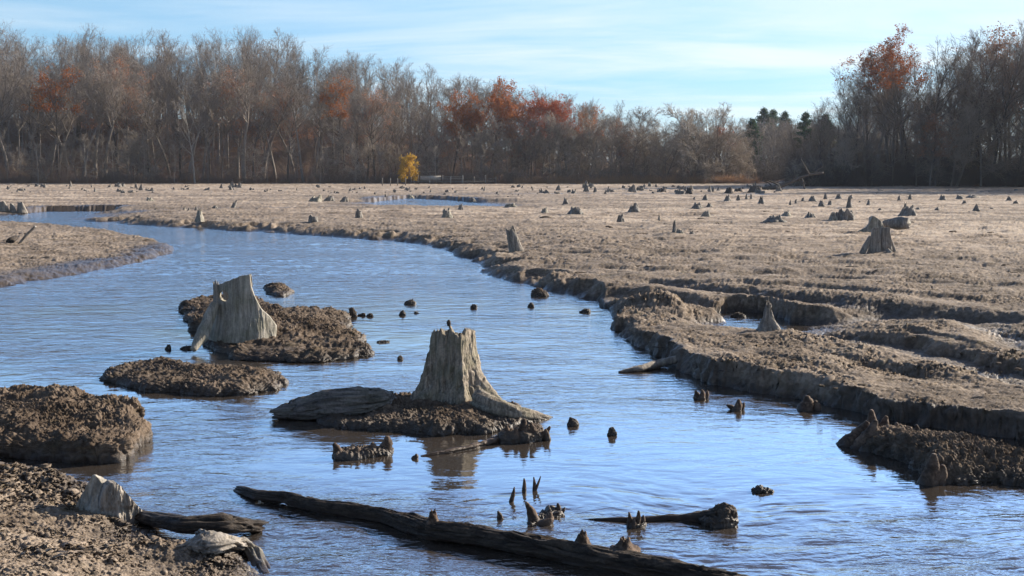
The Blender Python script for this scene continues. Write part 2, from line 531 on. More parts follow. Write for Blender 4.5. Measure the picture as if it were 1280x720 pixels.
    lit = litter_mask(x, y)
    h = h + hill(x, y)
    if detail:
        amp = smooth(h, -0.12, 0.12)
        w2 = np.stack([fbm(P, 6.0, 2, .5, 81), fbm(P, 6.0, 2, .5, 83)], -1) * 0.09
        patchy = 0.35 + 1.0 * smooth(fbm(P, 0.8, 3, .55, 85), -0.35, 0.5)
        clod = fbm(P + w2, 2.2, 3, 0.5, 31) * 0.05 + patchy * (fbm(P + w2, 8.0, 4, 0.68, 33, 'ridge') * 0.036 + fbm(P + w2 * .5, 22.0, 3, 0.7, 41, 'billow') * 0.022) + fbm(P, 55.0, 2, 0.6, 51) * 0.009
        near = 1.0 - 0.15 * smooth(dist, 14, 60) + 0.5 * smooth(dist, 60, 160)
        rough = np.where(dn > -0.3, 1.15, 1.0) * (1 + 1.3 * smooth(1.0 - md, 0, 0.6))
        h = h + amp * 0.055 * fbm(P * np.array([0.16, 1.0]) + w2 * 4, 1.1, 3, .6, 91, 'ridge') * smooth(dist, 22, 40)
        h = h + amp * clod * near * rough + amp * 0.05 * fbm(P, 0.9, 3, 0.5, 61) * smooth(dist, 8, 30)
    return h, dry, wet, lit


def ground_z(x, y):
    return float(ground_fields(np.array([float(x)]), np.array([float(y)]), False)[0][0])


def on_ground(px, py):
    z = 0.3
    for _ in range(6):
        p = at(px, py, z)
        z = ground_z(p[0], p[1])
    p = at(px, py, z)
    return np.array((p[0], p[1], z))


def make_ground():
    # rows follow distance from the viewpoint so the near mud is finely modelled and the far mud coarse
    depr = np.concatenate([np.linspace(900, 660, 40, endpoint=False), np.linspace(660, 120, 1080, endpoint=False), np.linspace(120, 12, 330, endpoint=False),
                           np.linspace(12, 1.2, 70)])
    yd = F * CAM_H / depr
    ua = np.concatenate([np.linspace(-3.2, -0.62, 50, endpoint=False), np.linspace(-0.62, -0.50, 30, endpoint=False), np.linspace(-0.50, 0.50, 1000, endpoint=False),
                         np.linspace(0.50, 0.62, 30, endpoint=False), np.linspace(0.62, 3.2, 50)])
    Y, U = np.meshgrid(yd, ua, indexing='ij')
    X = U * Y
    h, dry, wet, lit = ground_fields(X.ravel(), Y.ravel())
    P = np.stack([X.ravel(), Y.ravel(), h], -1).reshape(len(yd), len(ua), 3)
    # steep bank faces crumble outwards
    n = grid_normals(P)
    n *= np.sign(n[..., 2:3] + 1e-9)
    steep = smooth(1 - n[..., 2], 0.12, 0.5) * (Y < 45) * (P[..., 2] > -0.15)
    d = (fbm(P.reshape(-1, 3), 3.6, 4, 0.55, 71, 'billow') * 0.13 + fbm(P.reshape(-1, 3) * np.array([1, 1, 2.2]), 9.0, 3, 0.55, 77, 'ridge') * 0.05).reshape(X.shape)
    P[..., :2] += n[..., :2] * (d * steep)[..., None]
    me = np_mesh('mud_flat', P.reshape(-1, 3), grid_faces(len(yd), len(ua)))
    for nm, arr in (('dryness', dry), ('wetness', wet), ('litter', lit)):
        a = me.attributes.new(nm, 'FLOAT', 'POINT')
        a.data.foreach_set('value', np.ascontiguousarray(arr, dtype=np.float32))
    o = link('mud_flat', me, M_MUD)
    tag(o, kind='structure')


make_ground()

# ------------------------------------------------------------------ water
def water_material():
    m, t = new_mat('river_water')
    pos = t.n('ShaderNodeNewGeometry').outputs['Position']
    sp = t.n('ShaderNodeSeparateXYZ', {0: pos})
    y = sp.outputs[1]
    m1 = t.mapping(pos, scale=(3.2, 5.6, 1), rot=(0, 0, R(8)))
    a = t.noise(m1, 1.0, 4, 0.6, 0.5)
    m2 = t.mapping(pos, scale=(0.9, 1.9, 1), rot=(0, 0, R(-6)))
    b = t.noise(m2, 1.0, 3, 0.55, 0.6)
    m3 = t.mapping(pos, scale=(9, 15, 1), rot=(0, 0, R(-4)))
    c = t.noise(m3, 1.0, 3, 0.6, 0.3)
    rg = t.n('ShaderNodeMapRange', {0: y, 1: 25.0, 2: 90.0, 3: 0.03, 4: 0.12}).outputs[0]
    # smooth and ruffled patches
    patch = t.ramp(t.noise(t.mapping(pos, scale=(0.16, 0.30, 1), loc=(2.2, 0.3, 0)), 1.0, 3, 0.6, 0.5), [(0.38, 0.16), (0.60, 0.95)])
    far = t.n('ShaderNodeMapRange', {0: y, 1: 20.0, 2: 30.0, 3: 0.0, 4: 1.0}).outputs[0]
    patch = t.math('MAXIMUM', patch, far)
    # the current quickens around the fallen log at the near end
    quick = t.ramp(y, [(0.0, 0.0), (1.0, 0.0)])
    q = t.n('ShaderNodeMapRange', {0: y, 1: 8.0, 2: 11.6, 3: 1.0, 4: 0.0}).outputs[0]
    h = t.math('MULTIPLY_ADD', b, t.math('MULTIPLY_ADD', q, 0.9, 0.75), t.math('MULTIPLY', a, 0.52))
    h = t.math('MULTIPLY_ADD', c, t.math('MULTIPLY_ADD', q, 0.16, 0.11), h)
    h = t.math('MULTIPLY', h, t.math('MULTIPLY_ADD', far, 0.2, 1.0))
    bump = t.n('ShaderNodeBump', {'Height': h, 'Strength': t.math('MULTIPLY', patch, 0.62), 'Distance': 0.075})
    bs = t.n('ShaderNodeBsdfPrincipled', {'Base Color': (0.040, 0.032, 0.026, 1), 'Roughness': rg, 'IOR': 2.5, 'Specular IOR Level': 0.5, 'Normal': bump.outputs[0]})
    finish(t, bs)
    return m


def make_water():
    """one sheet of water with real ripples where the river is seen, flat far away"""
    depr = np.concatenate([np.linspace(1400, 660, 20, endpoint=False), np.linspace(660, 130, 800, endpoint=False), np.linspace(130, 38, 460, endpoint=False), np.linspace(38, 17, 40)])
    yd = np.concatenate([[-60.0], F * CAM_H / depr])
    ua = np.concatenate([np.linspace(-3.5, -0.6, 40, endpoint=False), np.linspace(-0.6, 0.6, 700, endpoint=False), np.linspace(0.6, 3.5, 40)])
    Y, U = np.meshgrid(yd, ua, indexing='ij')
    X = U * np.where(Y > 0, Y, 240.0)
    P = np.stack([X.ravel(), Y.ravel()], -1)
    wp = P + np.stack([fbm(P, 0.5, 2, .5, 201), fbm(P, 0.5, 2, .5, 203)], -1) * 0.5
    a = fbm(wp * np.array([1.5, 3.6]), 1.0, 3, .55, 205, 'billow')
    c = fbm(wp * np.array([0.5, 1.3]), 1.0, 2, .5, 209)
    ruff = 0.25 + 0.75 * smooth(fbm(P * np.array([.12, .25]), 1.0, 3, .55, 211), -0.25, 0.35)
    amp = (0.003 + 0.011 * smooth(P[:, 1], 18, 34)) * ruff * smooth(120 - P[:, 1], 0, 40)
    quick = smooth(11.0 - P[:, 1], 0, 2.2) * 0.010
    h = a * (amp + quick) + c * (amp * 0.6 + quick)
    V = np.stack([P[:, 0], P[:, 1], h], -1)
    return link('river_water', np_mesh('river_water', V, grid_faces(len(yd), len(ua))), water_material())


wo_ = make_water()
tag(wo_, kind='structure')
# ------------------------------------------------------------------ trees
def tubes(segs, sides):
    """one tapered tube per segment; segs rows: x0 y0 z0 x1 y1 z1 r0 r1"""
    S = np.asarray(segs, dtype=np.float64)
    n = len(S)
    a, b = S[:, 0:3], S[:, 3:6]
    d = b - a
    d /= np.maximum(np.linalg.norm(d, axis=1, keepdims=True), 1e-9)
    ref = np.where(np.abs(d[:, 2:3]) > 0.9, np.array([[1.0, 0, 0]]), np.array([[0, 0, 1.0]]))
    u = np.cross(d, ref)
    u /= np.maximum(np.linalg.norm(u, axis=1, keepdims=True), 1e-9)
    v = np.cross(d, u)
    ang = np.arange(sides) / sides * 2 * np.pi
    ring = u[:, None] * np.cos(ang)[None, :, None] + v[:, None] * np.sin(ang)[None, :, None]
    A = a[:, None] + ring * S[:, 6][:, None, None]
    B = b[:, None] + ring * S[:, 7][:, None, None]
    V = np.concatenate([A, B], 1).reshape(-1, 3)
    k = np.arange(sides)
    q = np.stack([k, (k + 1) % sides, (k + 1) % sides + sides, k + sides], -1)
    Q = (np.arange(n) * 2 * sides)[:, None, None] + q[None]
    return V, Q.reshape(-1, 4)


def perp(d, rng):
    while True:
        v = Vector((rng.gauss(0, 1), rng.gauss(0, 1), rng.gauss(0, 1)))
        p = v - d * v.dot(d)
        if p.length > 0.2:
            return p.normalized()


def grow(seed, H=22.0, r0=0.30, frac=0.4, n1=17, spread=5.0, up=0.35, n2=7, n3=6, n4=4, droop=0.0, twig=0.014, stems=1, lean=0.0, levels=4, lo_ang=75, hi_ang=22):
    """limbs of a broadleaved tree without leaves: (trunk and limbs, thin branches, twig tips)"""
    rng = random.Random(seed)
    big, thin, tips = [], [], []

    def path(p, d, L, nseg, ra, rb, bend, rise, out):
        pts = [(p.copy(), d.copy(), ra)]
        for k in range(nseg):
            d = (d + perp(d, rng) * bend * rng.random() + Vector((0, 0, rise)) / nseg).normalized()
            q = p + d * (L / nseg)
            r1 = ra + (rb - ra) * (k + 1) / nseg
            rr = ra + (rb - ra) * k / nseg
            out.append((*p, *q, rr, r1))
            p = q
            pts.append((p.copy(), d.copy(), r1))
        return pts

    def along(pts, t):
        f = t * (len(pts) - 1)
        i = min(int(f), len(pts) - 2)
        g = f - i
        return pts[i][0].lerp(pts[i + 1][0], g), pts[i][1], pts[i][2] * (1 - g) + pts[i + 1][2] * g

    for s in range(stems):
        d0 = Vector((rng.gauss(0, 0.05 + 0.14 * (stems > 1)) + lean, rng.gauss(0, 0.05 + 0.14 * (stems > 1)), 1)).normalized()
        Hs = H * (0.90 if s == 0 else rng.uniform(0.65, 0.9))
        tr = path(Vector((rng.gauss(0, 0.25) * (stems > 1), rng.gauss(0, 0.25) * (stems > 1), -0.3)), d0, Hs, 10, r0 * (1 if s == 0 else .75), 0.035, 0.10, 0.10, big)
        m1 = max(6, n1 // (1 if stems == 1 else 2))
        for i in range(m1):
            t = frac + (1 - frac) * (i + rng.random()) / m1
            t = min(t, 0.99)
            p, d, r = along(tr, t)
            k = (t - frac) / (1 - frac)
            shape = math.sin(math.pi * (0.32 + 0.42 * k)) * (0.75 + 0.5 * rng.random())
            ang = R(lo_ang + (hi_ang - lo_ang) * k + rng.uniform(-12, 12))
            q = perp(d, rng)
            bd = (d * math.cos(ang) + q * math.sin(ang)).normalized()
            L = max(1.0, spread * shape)
            b1 = path(p, bd, L, 5, min(r * 0.66, 0.14), 0.030, 0.28, up - droop * 0.4, big)
            for j in range(n2):
                t2 = 0.22 + 0.78 * (j + rng.random()) / n2
                p2, d2, r2 = along(b1, min(t2, 0.99))
                a2 = R(rng.uniform(28, 62))
                c2 = (d2 * math.cos(a2) + perp(d2, rng) * math.sin(a2)).normalized()
                L2 = L * rng.uniform(0.28, 0.55) * (1.15 - 0.5 * t2)
                b2 = path(p2, c2, L2, 3, max(0.020, r2 * 0.6), 0.015, 0.3, up * 0.8 - droop, thin)
                for m in range(n3):
                    p3, d3, r3 = along(b2, min(0.99, 0.2 + 0.8 * (m + rng.random()) / n3))
                    a3 = R(rng.uniform(25, 60))
                    c3 = (d3 * math.cos(a3) + perp(d3, rng) * math.sin(a3)).normalized()
                    L3 = max(0.45, L2 * rng.uniform(0.3, 0.6))
                    b3 = path(p3, c3, L3, 2, twig * 1.15, twig * 0.8, 0.3, up * 0.5 - droop * 1.4, thin)
                    tips.append((b3[-1][0], b3[-1][1]))
                    if levels > 3:
                        for e in range(n4):
                            p4, d4, _ = along(b3, rng.uniform(0.25, 0.95))
                            a4 = R(rng.uniform(20, 55))
                            c4 = (d4 * math.cos(a4) + perp(d4, rng) * math.sin(a4) + Vector((0, 0, -droop * 0.5))).normalized()
                            L4 = rng.uniform(0.35, 0.85) * min(1.0, L3 * 0.8 + 0.2)
                            q4 = p4 + c4 * L4
                            thin.append((*p4, *q4, twig, twig * 0.45))
                            tips.append((q4, c4))
    return big, thin, tips


def leaf_cards(tips, per, size, seed, keep=None, jitter=0.25):
    """small folded leaf tufts at twig tips"""
    rng = np.random.default_rng(seed)
    P = np.array([tuple(t[0]) for t in tips])
    if keep is not None:
        P = P[keep(P)]
    P = np.repeat(P, per, axis=0)
    n = len(P)
    C = P + rng.normal(0, jitter, (n, 3))
    a = rng.normal(0, 1, (n, 3)); a /= np.linalg.norm(a, axis=1, keepdims=True)
    b = rng.normal(0, 1, (n, 3)); b -= a * np.sum(a * b, 1, keepdims=True); b /= np.linalg.norm(b, axis=1, keepdims=True)
    nn = np.cross(a, b)
    s = size * rng.uniform(0.6, 1.3, (n, 1))
    V = np.stack([C - a * s, C + b * s * 0.55 + nn * s * 0.25, C + a * s, C - b * s * 0.55 + nn * s * 0.2], 1).reshape(-1, 3)
    return V, np.arange(4 * n).reshape(n, 4)


PROTO = {}


def proto(name, kind, bark, twigmat, leaf=None, keep=None, per=2, size=0.16, **kw):
    """meshes of one tree shape; H is its true height"""
    big, thin, tips = grow(**kw)
    V, Q = tubes(big, 7)
    H = max(V[:, 2].max(), max(t[0].z for t in tips))
    tm = np_mesh(kind + '_trunk', V, Q); tm.materials.append(bark)
    V, Q = tubes(thin, 3)
    cm = np_mesh(kind + '_branches', V, Q, False); cm.materials.append(twigmat)
    lm = None
    if leaf:
        V, Q = leaf_cards(tips, per, size, kw['seed'], keep and (lambda P, H=H: keep(P, H)))
        lm = np_mesh(kind + '_foliage', V, Q, False); lm.materials.append(leaf)
    PROTO[name] = (kind, H, tm, cm, lm)


TALL = []
for i, (sd, H, fr, n1, sp, up, la, ha) in enumerate([(3, 24, .30, 20, 8.0, .55, 68, 20), (8, 25, .36, 18, 7.2, .65, 58, 16), (14, 22, .26, 20, 8.5, .4, 72, 25),
                                                     (21, 24, .32, 19, 6.8, .7, 54, 14), (33, 21, .26, 20, 8.8, .35, 74, 28), (47, 23, .40, 17, 8.0, .5, 62, 18), (58, 24, .5, 22, 6.5, .6, 60, 18), (66, 25, .34, 24, 7.5, .75, 50, 16)]):
    nm = 'tall%d' % i
    proto(nm, 'bare_tree', M_BARK_DARK if i % 2 else M_BARK_GREY, M_TWIG_RED if i in (1, 4) else M_TWIG, seed=sd, H=H, frac=fr, n1=n1, spread=sp, up=up, lo_ang=la, hi_ang=ha,
          r0=0.33 + 0.04 * (i % 3), twig=0.0155, n4=3, stems=2 if i > 5 else 1)
    TALL.append(nm)
TRUNKY = []
for i, (sd, H, fr, n1, sp_, up, la, ha) in enumerate([(71, 24, .52, 15, 7.0, .5, 60, 18), (76, 23, .60, 13, 6.5, .55, 64, 20), (83, 25, .48, 15, 7.5, .45, 66, 22), (89, 22, .56, 14, 6.0, .6, 56, 16)]):
    nm = 'trunky%d' % i
    proto(nm, 'bare_tree', M_BARK_GREY if i % 2 else M_BARK_DARK, M_TWIG, seed=sd, H=H, frac=fr, n1=n1, spread=sp_, up=up, lo_ang=la, hi_ang=ha, r0=0.30 + .04 * i, twig=.0155, n4=3)
    TRUNKY.append(nm)
BUSHY = []
for i, (sd, H, fr, n1, sp, dr, st) in enumerate([(101, 11, .14, 18, 4.6, .10, 1), (113, 12, .12, 18, 4.8, .16, 2), (127, 10, .10, 18, 4.4, .06, 3), (131, 13, .2, 18, 4.6, .12, 1)]):
    nm = 'bushy%d' % i
    proto(nm, 'bare_tree', M_BARK_GREY, M_TWIG_PALE if i != 3 else M_TWIG, seed=sd, H=H, frac=fr, n1=n1, spread=sp, up=.3, droop=dr, stems=st, r0=.17, n2=8, n3=6, n4=4, twig=0.014, lo_ang=85, hi_ang=28)
    BUSHY.append(nm)
SAPLING = []
for i, sd in enumerate((201, 207)):
    nm = 'sapling%d' % i
    proto(nm, 'bare_sapling', M_BARK_PALE if i else M_BARK_GREY, M_TWIG_PALE, seed=sd, H=11, frac=.35, n1=10, spread=2.0, up=.4, r0=.10, n2=5, n3=4, n4=3, twig=.012)
    SAPLING.append(nm)
proto('sycamore', 'white_sycamore', M_BARK_PALE, M_TWIG_PALE, seed=305, H=19, frac=.35, n1=10, spread=5.6, up=.5, r0=.24, n2=5, n3=5, n4=3, lo_ang=60)


def crown_keep(lo, patch, sd):
    def f(P, H):
        k = fbm(P, 0.33, 2, 0.5, sd) > patch
        return k & (P[:, 2] > lo * H)
    return f


proto('russet0', 'russet_oak', M_BARK_DARK, M_TWIG_RED, leaf=M_RUSSET, keep=crown_keep(.50, -.25, 5), per=3, size=.19, seed=401, H=22, frac=.4, n1=20, spread=8.0, up=.4)
proto('russet1', 'russet_oak', M_BARK_DARK, M_TWIG_RED, leaf=M_RED, keep=crown_keep(.48, -.3, 6), per=2, size=.19, seed=409, H=20, frac=.36, n1=20, spread=8.2, up=.4)
proto('russet2', 'russet_oak', M_BARK_GREY, M_TWIG_RED, leaf=M_TAN, keep=crown_keep(.40, -.06, 7), per=2, size=.18, seed=417, H=20, frac=.34, n1=20, spread=8.6, up=.35)
proto('russet3', 'russet_oak', M_BARK_DARK, M_TWIG, leaf=M_ORANGE, keep=crown_keep(.58, -.1, 8), per=2, size=.19, seed=423, H=22, frac=.45, n1=18, spread=7.0, up=.5)
proto('bigrusset', 'russet_oak', M_BARK_DARK, M_TWIG_RED, leaf=M_RUSSET, keep=crown_keep(.60, -.45, 9), per=3, size=.18, seed=431, H=25, frac=.45, n1=20, spread=9.5, up=.45, lean=-.10, r0=.36)
proto('yellow', 'yellow_tree', M_BARK_GREY, M_TWIG, leaf=M_YELLOW, keep=None, per=3, size=.17, seed=441, H=6.2, frac=.18, n1=14, spread=2.3, up=.3, r0=.09, n2=6, n3=4, n4=3)


def pine_proto(name, seed, H, bare, width, layered):
    rng = random.Random(seed)
    big, thin, C = [], [], []
    p = Vector((0, 0, -0.3)); d = Vector((0, 0, 1))
    n = 12
    pts = []
    for k in range(n):
        q = p + (d + Vector((rng.gauss(0, .02), rng.gauss(0, .02), 0))) * H / n
        big.append((*p, *q, .26 * (1 - k / n) + .03, .26 * (1 - (k + 1) / n) + .03)); pts.append(q); p = q
    z = bare * H
    while z < H:
        k = (z / H - bare) / (1 - bare)
        for _ in range(rng.randint(4, 6)):
            a = rng.uniform(0, 6.283)
            L = width * (1 - k) ** (0.55 if layered else .8) * rng.uniform(.6, 1.15) + .5
            e = Vector((math.cos(a) * L, math.sin(a) * L, z + L * (0.18 if layered else -.12)))
            s = Vector((0, 0, z))
            thin.append((*s, *e, .05, .015))
            m = int(30 * L) + 16
            for i in range(m):
                t = rng.random() ** .6
                c = s.lerp(e, t)
                C.append((c.x + rng.gauss(0, .22 + .30 * t), c.y + rng.gauss(0, .22 + .30 * t), c.z + rng.gauss(0.08, .34)))
        z += rng.uniform(.8, 1.3) if layered else rng.uniform(.4, .7)
    V, Q = tubes(big, 7); tm = np_mesh('pine_trunk', V, Q); tm.materials.append(M_BARK_DARK)
    V, Q = tubes(thin, 3); cm = np_mesh('pine_branches', V, Q, False); cm.materials.append(M_BARK_DARK)
    V, Q = leaf_cards([(Vector(c), 0) for c in C], 2, .22, seed, jitter=.08); lm = np_mesh('pine_foliage', V, Q, False); lm.materials.append(M_PINE)
    PROTO[name] = ('pine_tree', H, tm, cm, lm)


pine_proto('pine0', 501, 22, .45, 3.6, True)
pine_proto('pine1', 502, 16, .04, 4.2, False)

TREE_COUNT = {}


def plant(pn, x, y, H, rot, label, group=None, cat='tree'):
    """one tree as a thing: an empty at its foot with trunk, branches and foliage as parts"""
    kind, H0, tm, cm, lm = PROTO[pn]
    e = bpy.data.objects.new(kind, None)
    COL.objects.link(e)
    s = H / H0
    e.location = (x, y, ground_z(x, y) - 0.05)
    e.rotation_euler = (0, 0, rot)
    e.scale = (s * TR.uniform(.9, 1.1), s * TR.uniform(.9, 1.1), s)
    for nm, me in (('trunk', tm), ('branches', cm), ('foliage', lm)):
        if me is not None:
            link(nm, me, None, e)
    tag(e, label, cat, group)
    TREE_COUNT[kind] = TREE_COUNT.get(kind, 0) + 1
    return e


TR = random.Random(77)
SKY_L = ([-60, 0, 20, 40, 75, 110, 150, 200, 230, 300, 350, 400, 450, 500, 560, 600, 650, 700, 745, 800, 830, 880, 915, 935],
         [30, 26, 34, 42, 48, 33, 45, 36, 46, 34, 38, 52, 56, 68, 84, 92, 100, 114, 118, 142, 154, 152, 160, 205])


def height_for(px, y, ytop):
    x = (px - 640) / F * y
    d = y
    return x, CAM_H + (214 - ytop) / F * d - ground_z(x, y)


def zone(px):
    for lim, nm in ((150, 'near the small orange crown'), (345, 'around the white limbed sycamore'), (480, 'left of the yellow tree'),
                    (640, 'behind the wooden footbridge'), (790, 'below the deep red crowns'), (945, 'at the low end before the gap')):
        if px < lim:
            return nm
    return 'in the shaded right wood'


# special trees first --------------------------------------------------------
def special(pn, px, y, ytop, label, rot=0.0, group=None):
    x, H = height_for(px, y, ytop)
    return plant(pn, x, y, H, rot, label, group)


special('russet3', 76, 252, 78, 'small bright orange crown poking up between bare grey trees at left', 0.4)
special('russet2', 148, 256, 70, 'thin pinkish brown oak just right of the small orange crown', 1.3)
special('russet2', 300, 248, 84, 'broad pink russet oak spreading above the pale sycamore limbs', 2.2)
special('russet2', 368, 262, 104, 'faded pinkish oak right of the broad pink russet oak', 3.6)
special('russet3', 424, 254, 92, 'orange tipped oak high on the slope left of the hill brow', 0.9)
special('russet2', 468, 252, 110, 'pale tan oak high on the slope above the yellow tree', 5.1)
special('russet0', 566, 250, 112, 'rusty oak with orange top above the wooden footbridge', 2.8)
special('russet2', 562, 252, 150, 'dull reddish oak low on the slope behind the footbridge', 4.4)
special('russet0', 611, 256, 100, 'rusty oak on the hill crest left of the red crowns', 1.9)
special('russet1', 664, 258, 110, 'deep red oak crown on the hill crest, left of the two', 0.2)
special('russet1', 704, 256, 114, 'deep red oak crown on the hill crest, right of the two', 3.0)
special('russet3', 735, 252, 128, 'orange leaved oak just right of the deep red oak crowns', 5.5)
special('russet2', 768, 248, 146, 'brownish pink oak on the lower right shoulder of the hill', 1.1)
special('russet2', 640, 250, 150, 'muted brown oak half way down the slope below the red crowns', 2.0)
special('russet1', 905, 262, 150, 'small red crown above the bare trees left of the pines', 2.7)
special('sycamore', 246, 240, 112, 'pale white limbed sycamore standing out before the dark left wood', 2.5)
special('yellow', 512, 231, 192, 'small golden yellow tree at the wood edge beside the footbridge', 0)
special('bigrusset', 1112, 189, 34, 'tall oak with a big russet crown above the shaded right wood', 0.3)
special('russet2', 1236, 206, 30, 'tall oak with thin reddish top near the right edge of the photo', 1.0)
special('russet2', 1160, 186, 140, 'low rusty brown oak under the big russet crown', 1.0)
special('pine0', 952, 395, 139, 'leftmost of the three dark pines rising over the gap', 0.3)
special('pine0', 963, 405, 141, 'middle of the three dark pines rising over the gap', 1.7)
special('pine0', 977, 415, 143, 'rightmost of the three dark pines rising over the gap', 3.7)
special('pine1', 938, 335, 152, 'dense dark evergreen at the left side of the gap', 0.9)
special('pine0', 1003, 300, 144, 'dark pine half hidden by bare branches right of the gap', 2.4)
special('pine0', 1028, 290, 146, 'dark pine behind the left limbs of the shaded wood', 4.2)
special('pine1', 1018, 300, 165, 'low bushy evergreen under the pines right of the gap', 4.2)

# the far wood, left and centre ----------------------------------------------
def rank(px0, px1, step, y0, y1, names, drop0, drop1, what, grp):
    px = px0 + TR.random() * step
    while px < px1:
        y = TR.uniform(y0, y1)
        top = float(np.interp(px, *SKY_L)) + TR.uniform(drop0, drop1)
        x, H = height_for(px, y, top)
        H = max(H, 6.0)
        z = zone(px)
        plant(TR.choice(names), x, y, H, TR.uniform(0, 6.28), what + ' ' + z, grp + ' ' + z)
        px += step * TR.uniform(.7, 1.3)


def edge_rank(px0, px1, step, y0, y1, names, h0, h1, what, grp):
    px = px0 + TR.random() * step
    while px < px1:
        y = TR.uniform(y0, y1)
        x = (px - 640) / F * y
        z = zone(px)
        plant(TR.choice(names), x, y, TR.uniform(h0, h1), TR.uniform(0, 6.28), what + ' ' + z, grp + ' ' + z)
        px += step * TR.uniform(.7, 1.3)


rank(-50, 800, 23, 322, 340, TALL, -2, 16, 'tall bare tree on the skyline', 'skyline trees')
rank(-50, 850, 17, 285, 310, TALL, 16, 52, 'bare grey tree half way up the slope', 'mid slope trees')
rank(-50, 920, 13, 243, 262, TRUNKY, 34, 80, 'bare tree with a long dark trunk', 'trunks near the wood edge')
rank(790, 925, 9, 250, 285, BUSHY + ['tall4'], 0, 22, 'bare grey tree', 'low grey trees')
edge_rank(-40, 560, 40, 242, 250, BUSHY, 8, 14, 'low bushy bare tree', 'bushy edge trees')
edge_rank(600, 930, 15, 242, 252, BUSHY, 11, 18, 'pale bushy bare tree', 'pale edge trees')
edge_rank(-40, 620, 34, 239, 243, SAPLING, 8, 13, 'thin pale sapling trunk', 'thin edge saplings')

# the shaded wood on the right
SKY_R = ([975, 1000, 1025, 1045, 1075, 1110, 1150, 1200, 1240, 1280, 1330, 1400, 1700], [165, 150, 118, 95, 62, 60, 44, 36, 30, 24, 20, 22, 30])


def rank_r(px0, px1, step, y0, y1, names, drop0, drop1, what, grp):
    px = px0 + TR.random() * step
    while px < px1:
        y = TR.uniform(y0, y1)
        top = float(np.interp(px, *SKY_R)) + TR.uniform(drop0, drop1)
        x, H = height_for(px, y, top)
        z = 'of the shaded wood, ' + ('left of' if px < 1075 else 'under' if px < 1165 else 'right of') + ' the big russet crown'
        plant(TR.choice(names), x, y, max(5, H), TR.uniform(0, 6.28), what + ' ' + z, grp + ' ' + z)
        px += step * TR.uniform(.7, 1.3)


rank_r(1000, 1420, 16, 189, 199, TRUNKY + TALL[:2], 5, 35, 'tall bare tree in front', 'front trees')
rank_r(985, 1420, 19, 206, 222, TALL, 0, 30, 'tall bare tree deep inside', 'back trees')
rank_r(975, 1330, 26, 187, 192, BUSHY, 70, 110, 'low bushy tree at foot', 'low trees at the foot')

# the same wood runs on beyond the right edge, nearer the water; its shade falls on the far mud
px = 1345
while px < 1900:
    y = TR.uniform(150, 186) - max(0, px - 1500) * .04
    x = (px - 640) / F * y
    plant(TR.choice(TALL), x, y, TR.uniform(24, 31), TR.uniform(0, 6.28), 'tall bare tree just beyond the right edge of the shaded wood', 'trees beyond the right edge')
    px += TR.uniform(14, 24)

# the hazy wood closing the gap
px = 925
while px < 1075:
    y = TR.uniform(330, 470)
    x, H = height_for(px, y, TR.uniform(148, 168))
    plant(TR.choice(TALL + BUSHY), x, y, H, TR.uniform(0, 6.28), 'distant bluish bare tree closing the gap between the two woods', 'distant trees in the gap')
    px += TR.uniform(3.5, 7)


# understorey: brushwood nobody could count -----------------------------------
def brush(name, spots, seed, mat, label):
    rng = np.random.default_rng(seed)
    segs = []
    for (x, y, h, wd) in spots:
        z = ground_z(x, y)
        n = int(36 * wd)
        b = np.stack([x + rng.normal(0, wd * .45, n), y + rng.normal(0, wd * .3, n), np.full(n, z - .1)], -1)
        d = np.stack([rng.normal(0, .35, n), rng.normal(0, .35, n), np.ones(n)], -1)
        L = h * rng.uniform(.4, 1.0, n)[:, None]
        m = b + d * L * .5
        t = m + (d + rng.normal(0, .35, (n, 3))) * L * .5
        segs.append(np.concatenate([b, m, np.full((n, 1), .022), np.full((n, 1), .016)], 1))
        segs.append(np.concatenate([m, t, np.full((n, 1), .016), np.full((n, 1), .008)], 1))
        for k in range(5):
            s = b + (t - b) * rng.uniform(.25, .95, (n, 1))
            e = s + (d * .5 + rng.normal(0, .7, (n, 3))) * L * .28
            segs.append(np.concatenate([s, e, np.full((n, 1), .012), np.full((n, 1), .006)], 1))
    V, Q = tubes(np.concatenate(segs), 3)
    o = link(name, np_mesh(name, V, Q, False), mat)
    tag(o, label, 'brushwood', None, 'stuff')


sp = []
for px in np.arange(-80, 930, 4.0):
    y = 239 + TR.uniform(0, 8)
    sp.append(((px - 640) / F * y, y, TR.uniform(1.2, 3.2), TR.uniform(.8, 1.6)))
for _ in range(420):
    px = TR.uniform(-80, 900); y = TR.uniform(246, 325)
    sp.append(((px - 640) / F * y, y, TR.uniform(2.5, 7.5), TR.uniform(.8, 1.6)))
brush('undergrowth', sp, 5, M_TWIG_RED, 'tangled brown undergrowth along the foot of the far wood')
sp = []
for _ in range(160):
    px = TR.uniform(915, 1040); y = TR.uniform(255, 420)
    sp.append(((px - 640) / F * y, y, TR.uniform(3, 7), TR.uniform(1.2, 2.2)))
for px in np.arange(985, 1420, 3.0):
    y = 187 + TR.uniform(0, 10)
    sp.append(((px - 640) / F * y, y, TR.uniform(2.0, 5.0), TR.uniform(.9, 1.7)))
for _ in range(260):
    px = TR.uniform(990, 1430); y = TR.uniform(200, 250)
    sp.append(((px - 640) / F * y, y, TR.uniform(4.0, 8.0), TR.uniform(1.0, 1.9)))
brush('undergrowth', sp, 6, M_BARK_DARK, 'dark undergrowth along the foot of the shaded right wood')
sp = []
for _ in range(150):
    px = TR.uniform(640, 945); y = TR.uniform(236, 241)
    sp.append(((px - 640) / F * y, y, TR.uniform(.8, 2.0), TR.uniform(.8, 1.5)))
M_DRYGRASS = bark_material('dry_reeds', (0.36, 0.22, 0.13))
brush('dry_brush', sp, 7, M_DRYGRASS, 'tan and russet dry brush at the water edge of the far wood')


